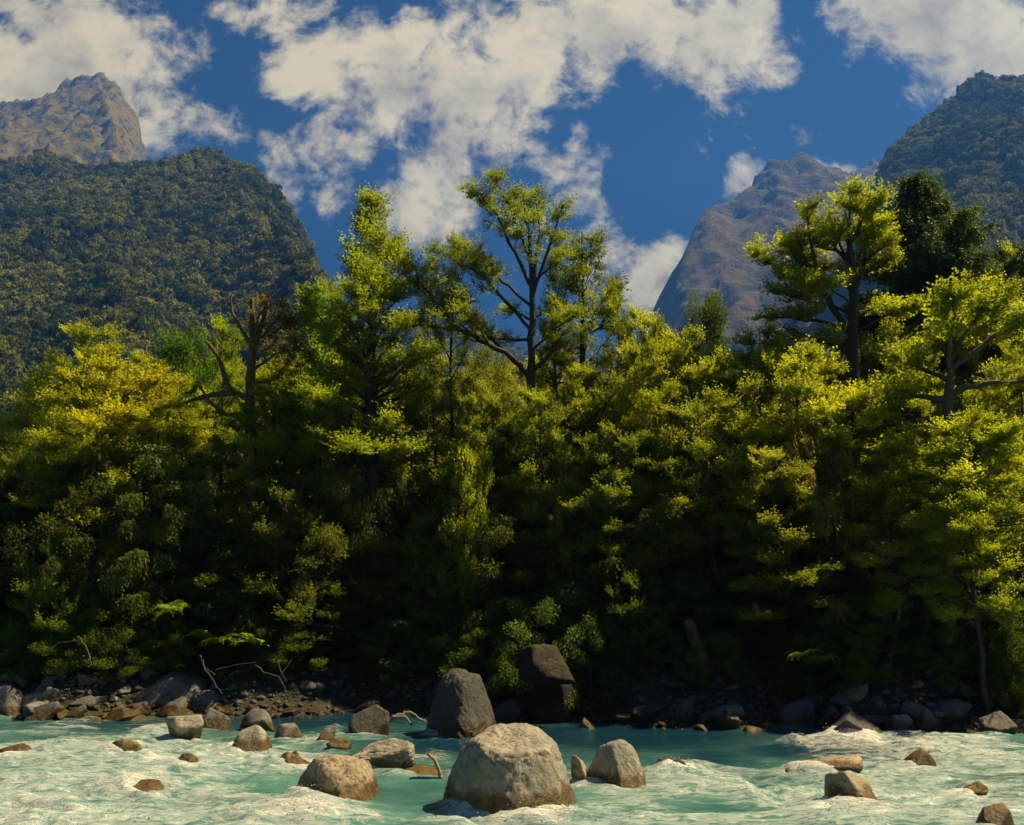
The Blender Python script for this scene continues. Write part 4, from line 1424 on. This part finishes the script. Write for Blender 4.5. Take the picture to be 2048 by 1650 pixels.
wood('dead_branch', [([(510, 1330), (530, 1345), (560, 1352), (572, 1370), (585, 1395)], .05, .025, -.4), ([(560, 1352), (572, 1335), (580, 1320)], .04, .02, .2), ([(555, 1320), (562, 1340), (575, 1360)], .03, .02, -.2)], 30.9, 'forked dead branch hanging down to the shaded water', 'branch', (.06, .05, .038), 8)
wood('dead_branch', [([(160, 1275), (180, 1300), (195, 1330)], .05, .03, -.4), ([(100, 1300), (115, 1285), (150, 1282)], .03, .02, .2)], 31.5, 'brown drooping branch above the rubble heap', 'branch', (.09, .065, .035), 9)
wood('driftwood', [([(778, 1440), (800, 1430), (820, 1426), (838, 1440), (848, 1447)], .06, .03, .3), ([(785, 1434), (812, 1434), (826, 1450)], .05, .03, -.2)], 27.8, 'tangled grey driftwood caught beside the tall blocky boulder', 'driftwood', (.2, .18, .15), 10)
wood('driftwood', [([(855, 1507), (865, 1515), (874, 1530), (880, 1548), (882, 1556)], .035, .05, .05)], 20.6, 'curved tan stick poking out of the water beside largest boulder', 'driftwood', (.34, .22, .10), 11)
wood('tree_limb', [([(720, 900), (690, 885), (665, 912), (650, 935)], .11, .05, -.5), ([(740, 948), (715, 925), (690, 890), (640, 885), (610, 895)], .13, .05, -.3)], 38.6, 'dark arched broken limb in front of the feathery trunk', 'branch', BARK, 12)


# --- ferns
def frond_mesh(seed, L=1.0):
    r = np.random.RandomState(seed)
    ln, el = L * r.uniform(.75, 1.1), r.uniform(.5, 1.1)
    P_, D_, N_, Ls, rib = [], [], [], [], []
    for j in range(17):
        t = j / 16
        rib.append((ln * t * cos(el * (1 - .2 * t)), 0, ln * (sin(el) * t - .75 * t * t)))
        if j == 0:
            continue
        for sd in (-1, 1):
            P_.append(rib[-1])
            D_.append((cos(1.1), sd * sin(1.1), -.15))
            N_.append((-.3, 0, 1))
            Ls.append(.24 * L * (sin(pi * min(t + .12, 1)) + .12))
    n = len(P_)
    q = leaf_quads(np.array(P_), np.array(D_), np.array(N_) + r.normal(size=(n, 3)) * .15, np.array(Ls), np.full(n, .075 * L))
    V, Q = tubes([(np.array(rib), np.linspace(.012, .004, 17), 4)])
    LV = q.reshape(-1, 3)
    LQ = np.arange(len(LV)).reshape(-1, 4) + len(V)
    return mk_mesh('frond', np.concatenate([V, LV]), np.concatenate([Q, LQ]), M_LEAF, False, {'tint': ('FACE', np.concatenate([np.full(len(Q), .5), r.uniform(.3, .8, len(LQ))]))})


FROND = [frond_mesh(70 + i) for i in range(6)]
r = np.random.RandomState(33)
FL = [(405, 1262, 'broad bright fern clump catching light above the dead branches', LIME), (440, 1272, 'second bright fern beside the broad bright clump', GRN), (345, 1205, 'yellow lit fern high on the dark bank', LIME),
      (510, 1275, 'dark green fern hanging over the forked dead branch', GRN), (550, 1262, 'dark fern at the end of the fern row near trunk', (.06, .085, .01)),
      (1605, 1300, 'star shaped fern at the middle of stony shore bank', GRN), (1640, 1310, 'small fern next to the star shaped one', GRN), (735, 1270, 'dim fern near the foot of feathery trunk', GRN)]
for i, (px, py, lab, col) in enumerate(FL):
    x = at(px, py, 32.5)[0]
    Y = float(bank_y(x)) + 1.6
    e = empty('fern', tuple(at(px, py + 14, Y)))
    e.scale = (r.uniform(.8, 1.1),) * 3
    e.rotation_euler = (radians(18), 0, r.uniform(0, 6))
    tag(e, lab, 'fern')
    for k in range(13):
        f_ = link('frond', FROND[r.randint(6)], e, None, col)
        f_.rotation_euler.z = 2 * pi * k / 13 + r.normal() * .2


# ------------------------------------------------------------------ mountains
def ridge_height(X, Y, ridges):
    H = np.full(X.shape, -400.0)
    for pts, slope, pw in ridges:
        pts = np.asarray(pts)
        best = np.full(X.shape, -1e9)
        for a, b in zip(pts[:-1], pts[1:]):
            d = b[:2] - a[:2]
            l2 = max(float(d @ d), 1e-6)
            t = np.clip(((X - a[0]) * d[0] + (Y - a[1]) * d[1]) / l2, 0, 1)
            dist = np.hypot(X - (a[0] + t * d[0]), Y - (a[1] + t * d[1]))
            best = np.maximum(best, a[2] + (b[2] - a[2]) * t - slope * dist ** pw)
        k = 30.0
        H = np.maximum(H, best) + k * np.log1p(np.exp(-np.abs(H - best) / k)) * .5
    return H


def px3(lst):
    return [at(a, b, c) for a, b, c in lst]


def mountain(name, label, mat, xr, yr, step, ridges, amp, nscale, seed, ridged=False, clip=-30, cliff=None, steep=2.2, gully=(0, 1)):
    gx_ = np.arange(xr[0], xr[1], step)
    gy_ = np.arange(yr[0], yr[1], step)
    X, Y = np.meshgrid(gx_, gy_)
    Z = ridge_height(X, Y, ridges)
    n = fbm(np.stack([X.ravel() * nscale, Y.ravel() * nscale, np.full(X.size, seed * 3.7)], 1), 6, ridged=ridged).reshape(X.shape)
    Z = Z + amp * n
    if gully[0]:
        g = fbm(np.stack([X.ravel() * gully[1] + .3 * n.ravel(), Y.ravel() * gully[1] * .35, np.full(X.size, seed * 1.3)], 1), 3, ridged=True).reshape(X.shape)
        Z = Z + gully[0] * (g - .2)
    if cliff:
        sg, pts = cliff
        xc = np.interp(Y, [p[1] for p in pts], [at(p[0], 480, p[1])[0] for p in pts])
        Z = Z - steep * np.maximum(0, sg * (X - xc) + 55 * n)
    Z = np.maximum(Z, clip + 5 * n)
    o = link(name, mk_mesh(name, np.stack([X.ravel(), Y.ravel(), Z.ravel()], 1), grid_faces(len(gx_), len(gy_)), mat, True))
    tag(o, label, None, None, 'structure')
    return X, Y, Z


def sampler(M):
    X, Y, Z = M
    x0, y0, st = X[0, 0], Y[0, 0], X[0, 1] - X[0, 0]

    def f(x, y):
        i = np.clip(((x - x0) / st).astype(int), 0, X.shape[1] - 2)
        j = np.clip(((y - y0) / st).astype(int), 0, X.shape[0] - 2)
        u, v = (x - x0) / st - i, (y - y0) / st - j
        return Z[j, i] * (1 - u) * (1 - v) + Z[j, i + 1] * u * (1 - v) + Z[j + 1, i] * (1 - u) * v + Z[j + 1, i + 1] * u * v
    return f


ML = mountain('wooded_mountain', 'dark wooded mountain shoulder with a steep end above the trees', M_SLOPE, (-1500, 60), (330, 2300), 10,
              [(px3([(-600, 345, 1900), (-100, 335, 1850), (100, 340, 1750), (280, 342, 1650), (420, 336, 1550), (490, 362, 1480), (545, 412, 1420), (590, 468, 1380), (620, 520, 1340)]), .80, 1.0),
               (px3([(430, 330, 1550), (490, 450, 1250), (560, 500, 1050), (620, 590, 800)]), 1.1, 1.0),
               (px3([(100, 322, 1750), (160, 450, 1250), (230, 560, 950), (260, 680, 650)]), .85, 1.0),
               (px3([(-300, 330, 1850), (-200, 450, 1250), (-100, 620, 800), (-50, 780, 520)]), .85, 1.0)], 20, .0055, 1, cliff=(1, [(690, 500), (650, 800), (610, 1100), (560, 1400), (560, 2400)]), gully=(34, .0042), steep=1.3)
MP = mountain('rocky_peak', 'bare craggy peak rising behind the dark wooded shoulder', M_PEAK, (-3000, -950), (2400, 4000), 9,
              [(px3([(-500, 240, 3500), (-100, 236, 3450), (0, 232, 3400), (60, 222, 3380), (95, 205, 3380), (112, 207, 3380), (130, 186, 3380), (160, 178, 3400), (195, 176, 3400), (220, 182, 3400), (240, 203, 3400), (262, 236, 3390), (276, 275, 3380), (284, 300, 3370), (290, 340, 3360)]), 2.6, .88),
               (px3([(195, 176, 3400), (215, 240, 3150), (230, 300, 2950)]), 2.4, .88), (px3([(60, 222, 3380), (80, 260, 3150), (110, 310, 2950)]), 2.4, .88)], 70, .0105, 2, True, cliff=(1, [(266, 2400), (266, 4000)]), steep=3.2, gully=(50, .005))
MF = mountain('pointed_peak', 'distant pointed peak with grassy back, hazy blue below', M_FARPEAK, (350, 2300), (1500, 4200), 13,
              [(px3([(1290, 690, 2600), (1310, 640, 2650), (1350, 560, 2750), (1366, 512, 2800), (1420, 443, 2900), (1500, 402, 3050), (1515, 386, 3100), (1545, 352, 3150), (1575, 354, 3150), (1606, 330, 3200), (1640, 352, 3250), (1680, 382, 3300), (1715, 367, 3500), (1760, 337, 3700), (1800, 330, 3900)]), .95, 1.0),
               (px3([(1606, 330, 3200), (1640, 450, 2800), (1650, 560, 2400), (1620, 680, 1900)]), .85, 1.0),
               (px3([(1500, 402, 3050), (1490, 520, 2750), (1480, 640, 2300)]), 1.0, 1.0)], 62, .0075, 3, True, cliff=(-1, [(1345, 1500), (1330, 2500), (1372, 2800), (1395, 2900), (1395, 4200)]), steep=1.25, gully=(45, .004))
MR = mountain('wooded_mountain', 'steep wooded mountainside rising to a crag behind the conifer', M_SLOPE, (350, 2300), (520, 2600), 11,
              [(px3([(1752, 420, 1500), (1765, 380, 1520), (1792, 318, 1560), (1812, 290, 1580), (1862, 250, 1650), (1902, 215, 1700), (1962, 180, 1750), (2050, 170, 1800), (2200, 130, 1850), (2600, 60, 1950)]), .85, 1.0),
               (px3([(1962, 180, 1750), (1960, 330, 1350), (1930, 480, 1000), (1880, 640, 700)]), .9, 1.0),
               (px3([(1792, 318, 1560), (1800, 450, 1300), (1780, 600, 950)]), 1.1, 1.0)], 30, .0055, 4, cliff=(-1, [(1790, 500), (1790, 2600)]), steep=1.2, gully=(36, .0045))
MM = mountain('valley_hill', 'low dark hill closing the valley between the trees', M_SLOPE, (-1800, 900), (2000, 3000), 24,
              [(px3([(560, 640, 2400), (760, 640, 2400), (900, 655, 2450), (1000, 690, 2500), (1200, 720, 2500)]), .6, 1.0)], 20, .004, 5)


# far woods: crowns nobody could count, scattered over the slopes as one mass of geometry
def crown_mesh(seed):
    r = np.random.RandomState(seed)
    lob = [(np.array((0, 0, .55)), .62)]
    for k in range(9):
        a, rr = k * 2.4 + r.normal() * .3, r.uniform(.35, .75)
        lob.append((np.array((cos(a) * rr, sin(a) * rr, r.uniform(.15, .85))), r.uniform(.26, .42)))
    P_, N_ = [], []
    for c, q in lob:
        m = int(52 * (q / .4) ** 1.5)
        d = r.normal(size=(m, 3))
        d[:, 2] = np.abs(d[:, 2]) * 1.0 - .25
        d /= np.linalg.norm(d, axis=1)[:, None]
        P_.append(c + d * q * r.uniform(.75, 1.08, (m, 1)))
        N_.append(d)
    P_, N_ = np.concatenate(P_), np.concatenate(N_)
    n = len(P_)
    nr = N_ + r.normal(size=(n, 3)) * .45
    dr = np.cross(nr, r.normal(size=(n, 3)))
    q = leaf_quads(P_, dr, nr, .27 * r.uniform(.6, 1.3, n), .19 * r.uniform(.7, 1.3, n))
    V = q.reshape(-1, 3)
    return mk_mesh('crown_clump', V, np.arange(len(V)).reshape(-1, 4), M_FARLEAF, False)


m_, t_, out_ = material('far_leaf')
geo_ = t_.n('ShaderNodeNewGeometry')
oi = t_.n('ShaderNodeObjectInfo')
nz_ = t_.noise(geo_.outputs['Position'], .006, 4)
nz2 = t_.noise(geo_.outputs['Position'], .08, 2)
v_ = t_.math('MULTIPLY_ADD', t_.math('SUBTRACT', nz_.outputs['Fac'], .5), 3.2, t_.math('MULTIPLY', oi.outputs['Random'], 1.0), clamp=True)
v_ = t_.math('MULTIPLY_ADD', t_.math('SUBTRACT', nz2.outputs['Fac'], .5), .8, v_, clamp=True)
c_ = t_.mix(v_, (.030, .055, .012), (.25, .25, .032))
d_ = t_.n('ShaderNodeBsdfDiffuse')
t_.link(c_, d_.inputs[0])
tr_ = t_.n('ShaderNodeBsdfTranslucent')
t_.link(c_, tr_.inputs[0])
mx_ = t_.n('ShaderNodeMixShader')
mx_.inputs[0].default_value = .3
t_.link(d_.outputs[0], mx_.inputs[1])
t_.link(tr_.outputs[0], mx_.inputs[2])
t_.link(mx_.outputs[0], out_.inputs[0])
M_FARLEAF = m_
pc = bpy.data.collections.new('crown_shapes')
for i in range(4):
    pc.objects.link(bpy.data.objects.new('crown_shape', crown_mesh(80 + i)))


def woods(name, label, pts, sizes):
    me = bpy.data.meshes.new(name)
    me.vertices.add(len(pts))
    me.vertices.foreach_set('co', np.ascontiguousarray(pts, np.float32).ravel())
    a = me.attributes.new('size', 'FLOAT', 'POINT')
    a.data.foreach_set('value', np.ascontiguousarray(sizes, np.float32))
    o = link(name, me)
    tag(o, label, 'forest', None, 'stuff')
    ng = bpy.data.node_groups.new(name, 'GeometryNodeTree')
    ng.interface.new_socket('Geometry', in_out='INPUT', socket_type='NodeSocketGeometry')
    ng.interface.new_socket('Geometry', in_out='OUTPUT', socket_type='NodeSocketGeometry')
    g = NT(ng)
    gi, go = g.n('NodeGroupInput'), g.n('NodeGroupOutput')
    m2p = g.n('GeometryNodeMeshToPoints')
    g.link(gi.outputs[0], m2p.inputs[0])
    ci = g.n('GeometryNodeCollectionInfo')
    ci.inputs[0].default_value = pc
    ci.inputs[1].default_value = True
    ci.inputs[2].default_value = True
    iop = g.n('GeometryNodeInstanceOnPoints')
    g.link(m2p.outputs[0], iop.inputs['Points'])
    g.link(ci.outputs[0], iop.inputs['Instance'])
    iop.inputs['Pick Instance'].default_value = True
    rv = g.n('FunctionNodeRandomValue', data_type='FLOAT_VECTOR')
    rv.inputs[0].default_value = (-.15, -.15, 0)
    rv.inputs[1].default_value = (.15, .15, 6.28)
    g.link(rv.outputs[0], iop.inputs['Rotation'])
    na = g.n('GeometryNodeInputNamedAttribute', data_type='FLOAT')
    na.inputs[0].default_value = 'size'
    rs = g.n('FunctionNodeRandomValue', data_type='FLOAT_VECTOR')
    rs.inputs[0].default_value = (.85, .85, .9)
    rs.inputs[1].default_value = (1.15, 1.15, 1.7)
    vm = g.n('ShaderNodeVectorMath', operation='MULTIPLY')
    g.link(na.outputs[0], vm.inputs[0])
    g.link(rs.outputs[0], vm.inputs[1])
    g.link(vm.outputs[0], iop.inputs['Scale'])
    g.link(iop.outputs[0], go.inputs[0])
    md = o.modifiers.new('scatter', 'NODES')
    md.node_group = ng
    return o


def scatter_slope(M, n, seed, size, keep):
    r = np.random.RandomState(seed)
    X, Y, Z = M
    f = sampler(M)
    x = r.uniform(X.min() + 20, X.max() - 20, n)
    y = r.uniform(Y.min() + 20, Y.max() - 20, n)
    z = f(x, y)
    e = 12.0
    gx_, gy_ = (f(x + e, y) - f(x - e, y)) / (2 * e), (f(x, y + e) - f(x, y - e)) / (2 * e)
    # keep what the valley side can show: in the cone of view and not on back slopes
    view = (np.abs(x) < y * .72 + 30) & (z > -5) & ((gx_ * x + gy_ * y) / np.hypot(x, y) > z / y - .12)
    m = view & keep(x, y, z, gx_, gy_, r)
    s = size[0] + (size[1] - size[0]) * r.rand(m.sum()) ** 1.5
    return np.stack([x[m], y[m], z[m] - s * .15], 1), s


p1, s1 = scatter_slope(ML, 56000, 1, (4.5, 11.5), lambda x, y, z, a, b, r: (r.rand(len(x)) < np.clip(1.2 - y / 3000, .4, 1)))
woods('forest', 'unbroken dark forest clothing the wooded mountain shoulder', p1, s1)
p2, s2 = scatter_slope(MR, 42000, 2, (4.5, 11.5), lambda x, y, z, a, b, r: (z / y < .70 + .04 * perlin(np.stack([x * .004, y * .004, y * 0], 1))) & (np.hypot(a, b) < 2.0))
woods('forest', 'forest clinging to the steep mountainside behind the conifer', p2, s2)
p3, s3 = scatter_slope(MF, 36000, 3, (6.0, 11.0), lambda x, y, z, a, b, r: (z / y < .27 + .09 * perlin(np.stack([x * .003, y * .003, y * 0], 1)) + .06 * (x / y - .3)))
woods('forest', 'blue hazy forest on the lower flank of the pointed peak', p3, s3)
r = np.random.RandomState(4)
n = 3500
yv = 75 + 420 * r.rand(n) ** .8
xv = r.uniform(-.75, .75, n) * (yv + 40)
zv = ground_z(xv, yv, False)
sv = r.uniform(4, 7, n)
woods('forest', 'level forest of the valley floor behind the river trees', np.stack([xv, yv, zv + 3], 1), sv)
p5, s5 = scatter_slope(MM, 6000, 6, (8, 13), lambda x, y, z, a, b, r: r.rand(len(x)) < .8)
woods('forest', 'dark woods on the low hill closing the valley', p5, s5)

# ------------------------------------------------------------------ valley haze
m_, t_, out_ = material('haze')
pv_ = t_.n('ShaderNodeVolumePrincipled')
pv_.inputs['Color'].default_value = (.07, .27, .95, 1)
pv_.inputs['Density'].default_value = 0.00014
pv_.inputs['Anisotropy'].default_value = 0.2
t_.link(pv_.outputs[0], out_.inputs['Volume'])
bm = bmesh.new()
bmesh.ops.create_cube(bm, size=1)
me = bpy.data.meshes.new('haze')
bm.to_mesh(me)
bm.free()
me.materials.append(m_)
o = link('haze', me)
X0, X1, Y0, Y1, Z0, Z1 = -3400, 3400, -700, 4450, -420, 2400
o.location = ((X0 + X1) / 2, (Y0 + Y1) / 2, (Z0 + Z1) / 2)
o.scale = (X1 - X0, Y1 - Y0, Z1 - Z0)
tag(o, 'thin blue haze filling the valley air', 'haze', None, 'stuff')
